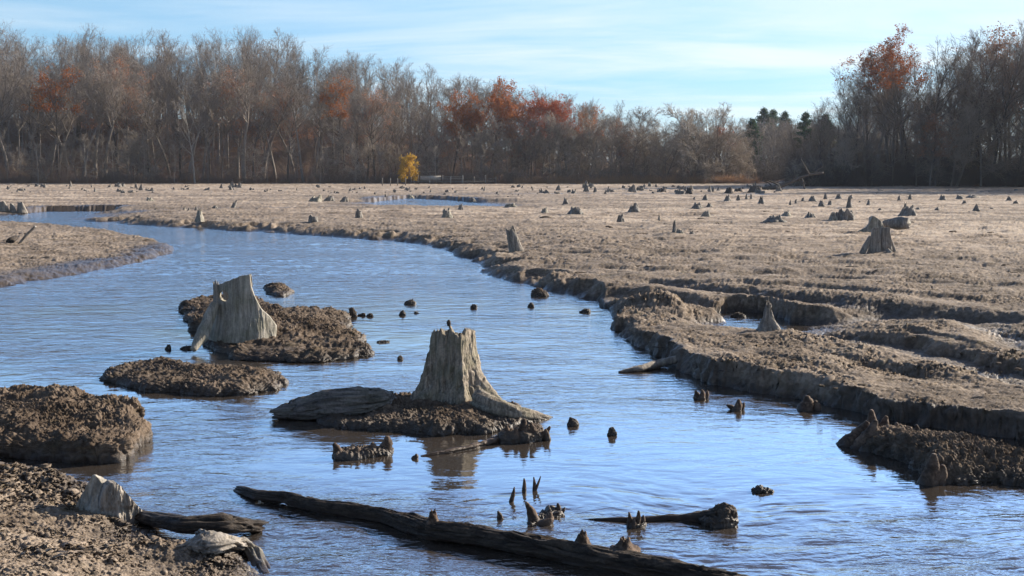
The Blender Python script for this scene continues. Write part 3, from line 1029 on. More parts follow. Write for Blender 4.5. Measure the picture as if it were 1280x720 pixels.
def mass(name, spots, seed, label):
    """the depth of the wood behind the countable trees, as one mass"""
    base = [grow(seed=seed + i, H=20, frac=.30, n1=15, spread=6.5, up=.45, n2=7, n3=6, levels=3, twig=.019) for i in range(3)]
    tb = [np.array(b[0] + b[1]) for b in base]
    out = []
    for (x, y, H) in spots:
        S = tb[TR.randrange(3)].copy()
        s = H / 20.0
        a = TR.uniform(0, 6.28)
        c, sn = math.cos(a) * s, math.sin(a) * s
        for o in (0, 3):
            X, Y = S[:, o] * c - S[:, o + 1] * sn + x, S[:, o] * sn + S[:, o + 1] * c + y
            S[:, o], S[:, o + 1], S[:, o + 2] = X, Y, S[:, o + 2] * s + ground_z(x, y)
        out.append(S)
    V, Q = tubes(np.concatenate(out), 3)
    o = link(name, np_mesh(name, V, Q, False), M_TWIG)
    tag(o, label, 'woodland', None, 'stuff')


sp = []
for _ in range(430):
    px = TR.uniform(-70, 885); y = TR.uniform(274, 352)
    x, H = height_for(px, y, float(np.interp(px, *SKY_L)) + TR.uniform(16, 85))
    sp.append((x, y, max(6, H)))
for _ in range(120):
    px = TR.uniform(915, 1075); y = TR.uniform(300, 480)
    x, H = height_for(px, y, TR.uniform(156, 182))
    sp.append((x, y, max(6, H)))
for _ in range(60):
    px = TR.uniform(1000, 1440); y = TR.uniform(205, 260)
    x, H = height_for(px, y, float(np.interp(px, *SKY_R)) + TR.uniform(55, 135))
    sp.append((x, y, max(6, H)))
for _ in range(80):
    px = TR.uniform(1075, 1420); y = TR.uniform(290, 480)
    sp.append(((px - 640) / F * y, y, TR.uniform(19, 26)))
for _ in range(75):
    px = TR.uniform(1370, 1850); y = TR.uniform(150, 210) - max(0, px - 1500) * .03
    sp.append(((px - 640) / F * y, y, TR.uniform(20, 29)))
mass('background_woods', sp, 900, 'mass of bare branches deep inside the woods')
# ------------------------------------------------------------------ stumps
def make_stump(name, seed, rb, rt, h, mat, top=None, jag=0.35, lobes=5, lobe_amp=0.35, power=2.4, square=0.0, corner=0.0, sides=72, rows=34,
               hollow=0.55, lean=(0, 0), flat=1.0, rough=0.03, sink=0.12, gap=None, grain=1.0, spurs=()):
    """a rotted stump: flared and ribbed foot, jagged top edge, hollow heart. flat squeezes it front to back."""
    rng = random.Random(seed)
    th = np.arange(sides) / sides * 2 * np.pi
    ph = [rng.uniform(0, 6.28) for _ in range(4)]
    cs = np.stack([np.cos(th), np.sin(th)], -1)
    if top is None:
        jn = fbm(cs * 1.2 + seed * 3.7, 1.0, 4, 0.65, seed)
        jn = (jn - jn.min()) / (jn.max() - jn.min())
        ht = h * (1 - jag * (1 - jn))
    else:
        ht = h * np.interp(th, *top, period=2 * np.pi)
    ht = ht * (1 + 0.05 * fbm(cs * 6.0 + seed, 1.0, 2, 0.5, seed + 9))
    lob = sum(np.cos(lobes * th + ph[0]) * 0.7 + np.cos((lobes * 2 + 1) * th + ph[1]) * 0.3 for _ in range(1))
    if square:
        a = th - corner
        sq = 1.0 / np.maximum(np.abs(np.cos(a - np.pi / 4)), np.abs(np.sin(a - np.pi / 4)))
        sq = sq / sq.mean()
        sqf = 1 + square * (sq - 1)
    else:
        sqf = np.ones_like(th)
    t = np.linspace(0, 1, rows)
    V = []
    for k in t:
        z = -sink + (ht + sink) * k
        kk = np.clip(z / np.maximum(h, 1e-6), 0, 1)
        r = (rt + (rb - rt) * (1 - kk) ** power) * sqf
        r = r * (1 + lobe_amp * lob * (1 - kk) ** 1.6)
        for sa, sw, sm in spurs:
            r = r + sm * np.exp(-(((th - sa + np.pi) % (2 * np.pi) - np.pi) / sw) ** 2) * (1 - kk) ** 3.2
        V.append(np.stack([cs[:, 0] * r, cs[:, 1] * r * flat, z], -1))
    rim_r = np.linalg.norm(V[-1][:, :2], axis=1)
    # inner wall of the hollow
    inner = [0.90, hollow + 0.15, hollow, hollow * 0.9]
    zin = [0.0, 0.04, 0.30, 0.60]
    for f, dz in zip(inner, zin):
        base = V[rows - 1]
        zz = base[:, 2] + (0.02 * h if dz == 0 else 0) - dz * (base[:, 2] - 0.15 * h) * 1.0
        V.append(np.stack([base[:, 0] * f, base[:, 1] * f, zz], -1))
    V.append(np.stack([V[-1][:, 0] * 0.02, V[-1][:, 1] * 0.02, V[-1][:, 2].mean() + 0 * th], -1))
    P = np.array(V)
    n = grid_normals(P)
    out = np.stack([P[..., 0], P[..., 1], 0 * P[..., 2]], -1)
    s = np.sign((n[:rows] * out[:rows]).sum()) or 1
    n = n * s
    q = P.reshape(-1, 3)
    d = fbm(q * np.array([1, 1, 0.16]), 16.0 / max(rb, .15) * 0.5 * grain, 3, 0.6, seed + 3, 'ridge') * rough * 0.6 * rb * 2 + fbm(q, 3.0 / max(rb, .15), 3, 0.5, seed + 5) * rough * rb * 1.6
    ck = np.abs(fbm(q * np.array([1, 1, 0.10]), 5.0 / max(rb, .12) * grain, 2, .5, seed + 13))
    d = d - smooth(0.10 - ck, 0, 0.09) * rough * rb * 1.8
    P = P + n * d.reshape(P.shape[:2])[..., None]
    P[..., 0] += lean[0] * np.clip(P[..., 2], 0, None)
    P[..., 1] += lean[1] * np.clip(P[..., 2], 0, None)
    if gap is not None:      # part of the wall broken away
        a0, w_, dep = gap
        da = np.abs((th - a0 + np.pi) % (2 * np.pi) - np.pi)
        k = smooth(1 - da / w_, 0, 0.5)
        P[..., 2] = np.where(P[..., 2] > 0, P[..., 2] * (1 - dep * k[None, :]), P[..., 2])
    me = np_mesh(name, P.reshape(-1, 3), grid_faces(len(P), sides, True))
    me.materials.append(mat)
    return me


def make_shard(name, seed, outline, thick, mat, bend=0.0, nx=30, nz=36, hole=None, rough=0.02, flare=0.0, sink=0.15, lean=0.0, tilt=0.0):
    """a standing slab of stump wall. outline: rows (z, left x, right x); bend curves it back like a piece of trunk wall"""
    ol = np.array(outline, float)
    z = np.linspace(ol[0, 0], ol[-1, 0], nz)
    L = np.interp(z, ol[:, 0], ol[:, 1]); Rr = np.interp(z, ol[:, 0], ol[:, 2])
    u = np.linspace(0, 1, nx)
    X = L[:, None] + (Rr - L)[:, None] * u[None]
    Z = np.repeat(z[:, None], nx, 1)
    wmax = (ol[:, 2] - ol[:, 1]).max()
    cxm = (X.min() + X.max()) / 2
    Yb = bend * ((X - cxm) / (wmax / 2)) ** 2
    Yf = -flare * (1 - (Z - ol[0, 0]) / (ol[-1, 0] - ol[0, 0])) ** 3
    jag = fbm(np.stack([X[-1] * 9 / wmax + seed, X[-1] * 0], -1), 1.0, 3, 0.6, seed) * 0.05 * (ol[-1, 0] - ol[0, 0])
    Z = Z + (Z - ol[0, 0]) / (ol[-1, 0] - ol[0, 0]) * jag[None]
    Z = Z * (1 + tilt * (u[None] - 0.5) * 2)
    front = np.stack([X, Yb + Yf, Z], -1)
    edge = np.minimum(np.minimum(u, 1 - u)[None, :] * 6, np.minimum(1, (1 - np.linspace(0, 1, nz))[:, None] * 8 + 0.2))
    tk = thick * np.clip(edge, 0.25, 1)
    back = front + np.stack([0 * X, tk, 0 * X], -1)
    for G, sg in ((front, -1), (back, 1)):
        q = G.reshape(-1, 3)
        d = (fbm(q * np.array([1, 1, .15]), 14.0 / wmax, 3, .6, seed + 1, 'ridge') * rough + fbm(q, 3.5 / wmax, 2, .5, seed + 2) * rough * 1.6).reshape(X.shape)
        G[..., 1] += sg * d
    front[..., 1] += lean * np.clip(front[..., 2], 0, None); back[..., 1] += lean * np.clip(back[..., 2], 0, None)
    V = np.concatenate([front.reshape(-1, 3), back.reshape(-1, 3)])
    fq = grid_faces(nz, nx)
    N = nx * nz
    if hole is not None:
        c = V[fq].mean(1)
        keep = ((c[:, 0] - hole[0]) / hole[2]) ** 2 + ((c[:, 2] - hole[1]) / hole[3]) ** 2 > 1
        hq = fq[~keep]
        fq = fq[keep]
    faces = [fq, fq[:, ::-1] + N]
    # close every open border edge
    cnt = {}
    for f in fq:
        for i in range(4):
            a, b = int(f[i]), int(f[(i + 1) % 4])
            cnt[(a, b)] = 1
    rim = [(a, b) for (a, b) in cnt if (b, a) not in cnt]
    faces.append(np.array([(b, a, a + N, b + N) for a, b in rim]))
    me = np_mesh(name, V, faces)
    me.materials.append(mat)
    return me


def make_log(name, pts, radii, mat, seed=0, sides=26, step=0.05, rough=0.18, squash=1.0, grain=(3.0, 12.0), ragged=0.0):
    """a length of driftwood along a bent line, with cracked bark and broken ends"""
    pts = np.array(pts, float)
    seg = np.r_[0, np.cumsum(np.linalg.norm(np.diff(pts, axis=0), axis=1))]
    n = max(8, int(seg[-1] / step))
    s = np.linspace(0, seg[-1], n)
    C = np.stack([np.interp(s, seg, pts[:, i]) for i in range(3)], -1)
    rad = np.interp(s, seg, radii)
    k = np.ones(5) / 5
    if n > 12:
        for i in range(3):
            pad = np.r_[[C[0, i]] * 2, C[:, i], [C[-1, i]] * 2]
            C[:, i] = np.convolve(pad, k, 'valid')
    T = np.gradient(C, axis=0); T /= np.maximum(np.linalg.norm(T, axis=1, keepdims=True), 1e-9)
    ref = np.array([0, 0, 1.0]) if abs(T[:, 2].mean()) < .8 else np.array([0, 1.0, 0])
    U = np.cross(T, ref); U /= np.linalg.norm(U, axis=1, keepdims=True)
    W = np.cross(U, T)
    th = np.arange(sides) / sides * 2 * np.pi
    ring = U[:, None] * np.cos(th)[None, :, None] + W[:, None] * np.sin(th)[None, :, None] * squash
    q = np.stack([np.repeat(s[:, None], sides, 1) * grain[0], np.cos(th)[None] * rad[:, None] * grain[1] + seed, np.sin(th)[None] * rad[:, None] * grain[1]], -1).reshape(-1, 3)
    dn = (fbm(q, 1.0, 4, .6, seed, 'ridge') * 0.6 + fbm(q * np.array([1.0, .3, .3]), 0.9, 2, .5, seed + 4) * 0.7).reshape(n, sides)
    ck = np.abs(fbm(q * np.array([.35, 1.1, 1.1]), 0.7, 3, .55, seed + 21)).reshape(n, sides)
    dn = dn - 0.9 * smooth(0.09 - ck, 0, 0.08)
    P = C[:, None] + ring * (rad[:, None] * (1 + rough * dn))[..., None]
    if ragged:
        e = fbm(np.stack([np.cos(th) * 2 + seed, np.sin(th) * 2], -1), 1.0, 3, .6, seed + 7) * ragged
        P[-1] += T[-1] * (e + ragged * .4)[:, None]; P[-2] += T[-1] * (e * .5)[:, None]
        P[0] -= T[0] * (e[::-1] + ragged * .4)[:, None]
    V = np.concatenate([P.reshape(-1, 3), C[:1] , C[-1:]])
    N = n * sides
    kk = np.arange(sides)
    caps = np.concatenate([np.stack([np.full(sides, N), (kk + 1) % sides, kk], -1), np.stack([np.full(sides, N + 1), N - sides + kk, N - sides + (kk + 1) % sides], -1)])
    me = np_mesh(name, V, [grid_faces(n, sides, True), caps])
    if mat is not None:
        me.materials.append(mat)
    return me


def join_meshes(name, meshes, mat):
    Vs, Fs, off = [], [], 0
    for me in meshes:
        v = np.empty(len(me.vertices) * 3, np.float32); me.vertices.foreach_get('co', v)
        Vs.append(v.reshape(-1, 3))
        for p in me.polygons:
            Fs.append([i + off for i in p.vertices])
        off += len(me.vertices)
    q = [f for f in Fs if len(f) == 4]; t = [f for f in Fs if len(f) == 3]
    fl = [np.array(x) for x in (q, t) if x]
    me = np_mesh(name, np.concatenate(Vs), fl)
    me.materials.append(mat)
    return me


def make_mud(name, outline_px, H, seed, top=None, clod=1.0, n_ang=420, n_r=110, center=None, edge=4.0, outline_xy=None, under=0.05, fs=1.0):
    """an eroded block of lake mud standing in the water: waterline outline, crumbly top and undercut sides"""
    W = px_poly(outline_px) if outline_xy is None else np.array(outline_xy, float)
    c = W.mean(0) if center is None else at(*center)[:2]
    a = np.arctan2(W[:, 1] - c[1], W[:, 0] - c[0])
    # resample the closed outline by length
    Wc = np.concatenate([W, W[:1]])
    s = np.r_[0, np.cumsum(np.linalg.norm(np.diff(Wc, axis=0), axis=1))]
    u = np.linspace(0, s[-1], n_ang, endpoint=False)
    B = np.stack([np.interp(u, s, Wc[:, 0]), np.interp(u, s, Wc[:, 1])], -1)
    for _ in range(6):
        B = 0.5 * B + 0.25 * (np.roll(B, 1, 0) + np.roll(B, -1, 0))
    B = B + np.stack([fbm(B, 3.0, 3, .55, seed), fbm(B, 3.0, 3, .55, seed + 9)], -1) * 0.08 * clod + np.stack([fbm(B, 1.2, 2, .5, seed + 41), fbm(B, 1.2, 2, .5, seed + 43)], -1) * min(0.20, 0.22 * np.sqrt(abs(np.ptp(B[:, 0]) * np.ptp(B[:, 1]))))
    size = np.sqrt(abs(np.cross(B - c, np.roll(B, -1, 0) - c).sum()) / 2)
    k = np.linspace(0, 1, n_r)
    rho = np.where(k < .70, k / .70 * .90, .90 + np.sin((k - .70) / .30 * np.pi / 2) * .10)
    ztop = (1 - np.clip(rho, 0, 1) ** edge) ** (1 / edge)
    P = np.empty((n_r, n_ang, 3))
    P[..., :2] = c + (B - c)[None] * rho[:, None, None]
    hh = H * (0.80 + 0.45 * fbm(P.reshape(-1, 3)[:, :2], 1.6 / max(size, .3), 3, .5, seed + 2).reshape(n_r, n_ang))
    if top is not None:
        hh = hh * top(P[..., 0], P[..., 1])
    P[..., 2] = hh * ztop[:, None]
    m = 8
    wall = np.repeat(P[-1:], m, 0)
    f = np.linspace(0, 1, m + 1)[1:]
    wall[..., 2] = P[-1, :, 2][None] - f[:, None] * 0.28
    wall[..., :2] = c + (wall[..., :2] - c) * (1 - under * np.sin(f * np.pi))[:, None, None]
    P = np.concatenate([P, wall])
    n = grid_normals(P)
    n *= np.sign(n[n_r // 2, :, 2].sum())
    q = P.reshape(-1, 3) * fs
    w2 = np.stack([fbm(q, 6.0, 2, .5, seed + 31), fbm(q, 6.0, 2, .5, seed + 33), fbm(q, 6.0, 2, .5, seed + 35)], -1) * 0.08
    patchy = 0.75 + 0.5 * smooth(fbm(q, 1.3, 3, .55, seed + 37), -0.35, 0.45)
    d = fbm(q, 2.4, 3, .5, seed + 3) * 0.075 + patchy * (fbm(q + w2, 8.0, 4, .68, seed + 5, 'ridge') * 0.040 + fbm(q + w2 * .5, 22.0, 3, .7, seed + 7, 'billow') * 0.024) + fbm(q, 55.0, 2, .6, seed + 6) * 0.009
    P = P + n * (d * clod).reshape(P.shape[:2])[..., None]
    P[0] = P[0].mean(0)
    me = np_mesh(name, P.reshape(-1, 3), grid_faces(len(P), n_ang, True)[:, ::-1])
    me.materials.append(M_LUMP)
    return me


def put(name, me, loc, label, cat, group=None, rot=0.0, parent=None):
    o = link(name, me, None, parent, tuple(loc))
    o.rotation_euler = (0, 0, rot)
    if label:
        tag(o, label, cat, group)
    return o


def px_m(p):
    """metres per photograph pixel at the distance of p"""
    return math.hypot(p[1], CAM_H - p[2]) / F


# ------------------------------------------------------------------ mud islands
def isl(px, H, seed, label, **kw):
    kw.setdefault('edge', 2.7)
    o = link('mud_island', make_mud('mud_island', px, H, seed, **kw))
    tag(o, label, 'mud island')
    return o


isl([(-150, 530), (-150, 590), (0, 578), (60, 578), (130, 577), (165, 572), (180, 562), (185, 548), (170, 530), (120, 520), (60, 512), (0, 508), (-80, 510)], 0.40, 11,
    'thick undercut block of dark mud at the left edge of the river', clod=1.25, n_ang=700, n_r=180, edge=5.0)
isl([(147, 470), (160, 484), (200, 491), (260, 495), (310, 494), (345, 488), (354, 478), (330, 468), (280, 462), (230, 458), (180, 456), (150, 462)], 0.17, 12,
    'low flat mud island lying between the hollow stump and the thick block', clod=1.1, n_ang=560)
isl([(226, 390), (240, 404), (248, 418), (262, 440), (300, 449), (340, 452), (400, 454), (440, 449), (470, 441), (452, 430), (446, 420), (437, 414), (434, 402), (430, 395), (400, 390), (350, 390),
     (330, 382), (300, 374), (262, 374), (238, 380)], 0.27, 13, 'wide crumbling mud island carrying the hollow stump with a knot hole', clod=1.25, n_ang=700, n_r=150,
    top=lambda x, y: 1.0 - 0.45 * smooth(x, -3.2, -2.1) * smooth(-y, -19.5, -16.5))
isl([(334, 364), (340, 369), (356, 370), (367, 367), (367, 361), (352, 358), (337, 359)], 0.17, 14, 'small square mud block behind the hollow stump', n_ang=200, n_r=60)
isl([(400, 524), (412, 531), (430, 535), (460, 538), (500, 540), (560, 542), (610, 539), (640, 532), (664, 525), (655, 516), (610, 507), (560, 502), (510, 502), (470, 506), (440, 510), (415, 515)], 0.17, 15,
    'knobbly mud mound around the foot of the tall central stump', clod=1.25, n_ang=700, n_r=130,
    top=lambda x, y: 1 - 0.7 * smooth(x, -0.55, -0.15) - 0.45 * smooth(-x, 1.55, 1.95))
isl([(1073, 553), (1080, 562), (1105, 570), (1135, 580), (1152, 597), (1165, 604), (1200, 605), (1240, 601), (1290, 602), (1400, 600), (1400, 582), (1290, 576), (1220, 564), (1150, 550), (1100, 543), (1082, 545)], 0.23, 16,
    'long low ridge of root bound mud beside the right bank', clod=1.25, n_ang=900, n_r=150, edge=2.0,
    top=lambda x, y: 1.25 - 0.95 * smooth(x, 4.1, 5.9))

# ------------------------------------------------------------------ the named stumps
# tall central stump: square trunk, spiked top, long root to the right
p = at(562, 512, 0.0)
m = px_m(p)
A = lambda deg: R(deg)
top = (np.array([A(-180), A(-150), A(-128), A(-112), A(-100), A(-85), A(-70), A(-57), A(-40), A(-15), A(30), A(80), A(120), A(150)]),
       np.array([.86, .90, .92, .85, 1.0, .90, .86, .87, .93, .90, .84, .82, .86, .84]))
me = make_stump('tree_stump', 31, 0.42, 0.245, 1.07, M_BROWNWOOD, top=top, lobes=4, lobe_amp=0.10, power=2.0, square=0.85, corner=A(-68), sides=180, rows=80, rough=0.035, hollow=0.6, sink=0.2,
                spurs=((A(-12), .38, .34), (A(-165), .4, .16), (A(-75), .3, .06)))
big = put('tree_stump', me, p + np.array((0.04, 0.18, 0.02)), 'tall grey brown stump with a jagged top and one long root, middle of the river', 'tree stump')
rt = [at(596, 500, .20), at(610, 507, .16), at(628, 513, .12), at(648, 518, .08), at(670, 521, .03), at(692, 524, -.03)]
r_ = make_log('root', [q - np.array(big.location) for q in rt], [.13, .13, .115, .09, .065, .03], M_BROWNWOOD, 32, rough=.30, grain=(2.0, 26), step=.025, sides=36)
link('root', r_, None, big)
r_ = make_log('root', [np.array((-.22, -.12, .25)), np.array((-.38, -.2, .10)), np.array((-.62, -.26, .02))], [.10, .10, .05], M_BROWNWOOD, 33, rough=.2, grain=(2, 26))
link('root', r_, None, big)
tp = max((v.co for v in me.vertices if v.co.x < .02), key=lambda v: v.z)
kb = make_log('knob', [np.array((tp.x, tp.y, tp.z - .03)), np.array((tp.x - .004, tp.y, tp.z + .012)), np.array((tp.x, tp.y, tp.z + .045))], [.024, .029, .016], M_DARKWOOD, 34, sides=12, step=.006)
tag(link('knob', kb, None, big), 'dark rounded knob on the tip of the jagged top')

# hollow stump wall with a knot hole on the wide island
p = at(286, 428, 0.12)
m = px_m(p)
X = lambda px: (px - 286) * m
Z = lambda py: (428 - py) * m
ol = [(Z(436), X(252), X(344)), (Z(418), X(254), X(345)), (Z(406), X(258), X(338)), (Z(395), X(262), X(328)), (Z(380), X(264), X(321)), (Z(368), X(266), X(317)), (Z(358), X(268), X(316)), (Z(352), X(271), X(315.5))]
me = make_shard('tree_stump', 41, ol, 0.17, M_WOOD, bend=.36, nx=120, nz=120, hole=(X(280), Z(374), 7.5 * m, 7.5 * m), rough=.02, flare=.10, tilt=.10)
hs = put('tree_stump', me, p + np.array((0, 0, .10)), 'broad grey half shell stump with a round knot hole on the wide island', 'tree stump')
hs.scale = (.93, 1, .93)
pk = make_shard('splinter', 42, [(Z(362), X(306), X(317)), (Z(354), X(308), X(316.5)), (Z(349), X(311), X(316)), (Z(345), X(313), X(314.5))], .05, M_WOOD, bend=-.02, nx=14, nz=14, rough=.006)
o = link('splinter', pk, None, hs, (0, .17, 0))
ear = make_stump('spur', 43, .07, .055, Z(352) - Z(388), M_SILVER, lobes=2, lobe_amp=.1, sides=28, rows=14, jag=.3, sink=.05)
link('spur', ear, None, hs, (X(268), .16, Z(388)))
root = make_log('root', [np.array((X(268), .05, Z(382))), np.array((X(262), -.06, Z(402))), np.array((X(256), -.26, Z(424))), np.array((X(249), -.50, Z(440)))], [.06, .10, .11, .05], M_WOOD, 44, rough=.25, squash=1.0, step=.02, sides=40)
link('root', root, None, hs)
bk = make_shard('inner_wall', 45, [(Z(432), X(262), X(330)), (Z(400), X(266), X(318)), (Z(378), X(270), X(300)), (Z(364), X(268), X(286))], .08, M_SILVER, bend=.05, nx=30, nz=26, rough=.012)
link('inner_wall', bk, None, hs, (0, .50, 0))

# pointed spike in the puddle, leaning post, etc.
def stump_at(px, py, hpx, wpx, label, seed, mat=None, rt=0.45, group=None, z=None, name='tree_stump', cat='tree stump', **kw):
    p = on_ground(px, py) if z is None else at(px, py, z)
    m = px_m(p)
    rb = wpx * m / 2
    me = make_stump(name, seed, rb, rb * rt, hpx * m, mat or M_WOOD, sink=max(.05, .12 * hpx * m), **kw)
    return put(name, me, p + np.array((0, rb * .5, 0)), label, cat, group)


p = on_ground(960, 415)
stump_at(961, 414, 41, 27, 'slender pale spike of wood at the edge of the small puddle', 51, M_SILVER, rt=.20, power=2.0, jag=.5, lobes=3, lobe_amp=.3, hollow=.5, rough=.06)
stump_at(646, 316, 34, 18, 'leaning grey post like stump alone on the flat above the river bend', 52, M_SILVER, rt=.60, power=1.3, jag=.35, lobes=2, lobe_amp=.12, lean=(-.28, 0), flat=.7)
# split stump on the right
p = on_ground(1102, 317); m = px_m(p)
e = bpy.data.objects.new('split_stump', None); COL.objects.link(e); e.location = tuple(p + np.array((0, .2, 0)))
tag(e, 'grey stump split into two upright halves on the right flat', 'tree stump')
Xp = lambda px: (px - 1102) * m
Zp = lambda py: (317 - py) * m
sh = make_shard('left_half', 61, [(Zp(322), Xp(1086), Xp(1106)), (Zp(312), Xp(1089), Xp(1105)), (Zp(298), Xp(1091), Xp(1103)), (Zp(286), Xp(1092), Xp(1101))], .20, M_SILVER, bend=.10, rough=.02)
link('wall_piece', sh, None, e)
sh = make_shard('right_half', 62, [(Zp(322), Xp(1104), Xp(1122)), (Zp(310), Xp(1104.5), Xp(1119)), (Zp(298), Xp(1105), Xp(1117)), (Zp(285), Xp(1105.5), Xp(1115))], .30, M_SILVER, bend=.12, rough=.02)
link('wall_piece', sh, None, e, (0, .06, 0))
lg = make_log('root', [np.array((Xp(1091), .1, Zp(296))), np.array((Xp(1086), .05, Zp(306))), np.array((Xp(1080), 0, Zp(318)))], [.05, .08, .10], M_SILVER, 63, squash=.8)
link('root', lg, None, e)
lg = make_log('root', [np.array((Xp(1117), .25, Zp(296))), np.array((Xp(1121), .25, Zp(308))), np.array((Xp(1125), .2, Zp(319)))], [.04, .06, .06], M_SILVER, 64)
link('root', lg, None, e)
lg = make_log('root', [np.array((Xp(1108), -.25, Zp(312))), np.array((Xp(1110), -.33, Zp(316))), np.array((Xp(1112), -.4, Zp(320)))], [.06, .08, .08], M_SILVER, 65)
link('root', lg, None, e)
# tilted slab and log behind it
p = on_ground(1090, 290); m = px_m(p)
ol = [(-1 * m, -17 * m, 17 * m), (2 * m, -13 * m, 17 * m), (6 * m, -7 * m, 17 * m), (11 * m, -3 * m, 15 * m), (16 * m, -1.5 * m, 9 * m), (20 * m, 0, 2 * m)]
put('tree_stump', make_shard('tree_stump', 66, ol, .5, M_WOOD, bend=.25, rough=.03), p, 'greenish triangular slab of stump directly behind the split stump', 'tree stump')
lo, hi_ = on_ground(1109, 290), on_ground(1137, 290)
put('driftwood_log', make_log('driftwood_log', [lo + np.array((0, .3, .35)), (lo + hi_) / 2 + np.array((0, .3, .36)), hi_ + np.array((0, .3, .36))], [.16, .27, .24], M_FARSTUMP, 67, ragged=.1), (0, 0, 0),
    'short thick grey log end lying right of the split stump', 'log')

# foreground stump on the near bank, two facets
p = on_ground(126, 650); m = px_m(p)
e = bpy.data.objects.new('split_stump', None); COL.objects.link(e); e.location = tuple(p + np.array((0, .12, -.02)))
tag(e, 'low splintered stump with one pale sunlit face on the near left bank', 'tree stump')
k_ = 0.98 * m
ol = [(-14 * k_, -60 * k_, 8 * k_), (2 * k_, -56 * k_, 7 * k_), (14 * k_, -51 * k_, 6 * k_), (26 * k_, -45 * k_, 4 * k_), (36 * k_, -40 * k_, -14 * k_), (48 * k_, -34 * k_, -29 * k_)]
o = link('wall_piece', make_shard('wall_piece', 71, ol, .10, M_WOOD, bend=.06, nx=70, nz=70, rough=.022, lean=.35), None, e)
o.rotation_euler = (0, 0, R(-20))
ol = [(-14 * k_, -4 * k_, 54 * k_), (2 * k_, -3 * k_, 48 * k_), (14 * k_, -2 * k_, 38 * k_), (26 * k_, 0, 30 * k_), (36 * k_, 3 * k_, 24 * k_), (42 * k_, 7 * k_, 18 * k_)]
o = link('wall_piece', make_shard('wall_piece', 74, ol, .12, M_SILVER, bend=.08, nx=70, nz=70, rough=.03, lean=.22), None, e, (0, -.03, 0))
o.rotation_euler = (0, 0, R(36))
tag(o, 'pale sunlit face')
# pale splintered slab and bark chunk on the near bank
p = on_ground(272, 700)
pts = [on_ground(232, 690) + np.array((0, 0, .05)), on_ground(262, 692) + np.array((0, 0, .10)), on_ground(302, 693) + np.array((0, 0, .07))]
put('driftwood_slab', make_log('driftwood_slab', pts, [.05, .17, .10], M_SILVER, 72, rough=.5, grain=(3, 30), squash=.40, ragged=.10, step=.012, sides=64), (0, 0, 0), 'pale splintered driftwood slab half buried in the near left bank', 'driftwood')
pts = [on_ground(302, 692) + np.array((0, 0, .10)), on_ground(318, 705) + np.array((0, 0, .06)), on_ground(333, 724) + np.array((0, 0, -.03))]
put('driftwood_stub', make_log('driftwood_stub', pts, [.05, .075, .07], M_WOOD, 73, rough=.4, grain=(3, 24), step=.012, sides=48), (0, 0, 0), 'stubby grey root end sloping into the water at the near bank corner', 'driftwood')
# short dark log from bank into the water
pts = [on_ground(178, 660) + np.array((0, .1, .06)), at(230, 657, .12), at(280, 655, .12), at(316, 657, .06)]
put('driftwood_log', make_log('driftwood_log', pts, [.07, .095, .11, .07], M_DARKWOOD, 74, rough=.4, ragged=.18, step=.012, grain=(1.5, 22), squash=.7, sides=60), (0, 0, 0),
    'short dark log running from the near left bank into the water', 'log')

# long fallen log in the foreground
pts = [at(296, 612, .0), at(322, 619, .04), at(360, 624, .05), at(400, 634, .05), at(480, 644, .06), at(540, 662, .07), at(600, 670, .07), at(680, 685, .07), at(760, 700, .05), at(830, 714, .02), at(905, 730, -.01), at(1000, 748, -.06)]
me = make_log('driftwood_log', pts, [.035, .042, .05, .055, .058, .078, .072, .082, .088, .085, .08, .07], M_DARKWOOD, 81, sides=72, step=.012, rough=.55, grain=(3.0, 30))
ll = put('driftwood_log', me, (0, 0, 0), 'long dark fallen log lying across the near water with broken stubs', 'log')
for i, (px, py, h, wd) in enumerate(((541, 654, 20, 20), (728, 681, 20, 26), (782, 685, 14, 34))):
    q = at(px, py, .13)
    link('branch_stub', make_stump('branch_stub', 82 + i, wd * px_m(q) / 2, wd * px_m(q) * .18, h * px_m(q), M_ROOT, lobes=3, lobe_amp=.12, sides=36, rows=16, jag=.35, rough=.08, sink=.10), None, ll, tuple(q + np.array((0, .03, -.02))))

# pale branch against the right bank
pts = [at(772, 466, .0), at(800, 461, .04), at(822, 455, .06), at(850, 448, .14)]
put('driftwood_branch', make_log('driftwood_branch', pts, [.02, .055, .06, .06], M_SILVER, 91, rough=.25, step=.03), (0, 0, 0), 'pale driftwood branch reaching from the right mud bank into the water', 'driftwood')
# dark slab left of the central stump
pts = [at(345, 517, .07), at(372, 513, .09), at(410, 509, .13), at(450, 505, .16), at(474, 500, .19), at(488, 495, .21)]
put('driftwood_slab', make_log('driftwood_slab', pts, [.07, .17, .22, .22, .17, .06], M_SLAB, 92, rough=.42, grain=(1.0, 17), squash=.80, step=.015, sides=96, ragged=.10), (0, 0, 0),
    'big dark cracked slab of wood lying left of the tall central stump', 'driftwood')
# leaning plank on the spit
p0, p1 = on_ground(22, 304), on_ground(40, 303)
put('driftwood_plank', make_log('driftwood_plank', [p0 + np.array((0, 0, -.1)), p0 + np.array((.32, 0, .28)), p0 + np.array((.72, 0, .66))], [.085, .085, .07], M_FARSTUMP, 93, squash=.55, step=.06), (0, 0, 0),
    'leaning grey plank stuck in the left mud spit', 'driftwood')
put('driftwood_chunk', make_log('driftwood_chunk', [on_ground(7, 304) + np.array((0, 0, .03)), on_ground(14, 304) + np.array((0, 0, .10)), on_ground(21, 303) + np.array((0, 0, .20))], [.05, .12, .08], M_DARKWOOD, 94, step=.04), (0, 0, 0),
    'low dark chunk of wood beside the leaning plank on the spit', 'driftwood')

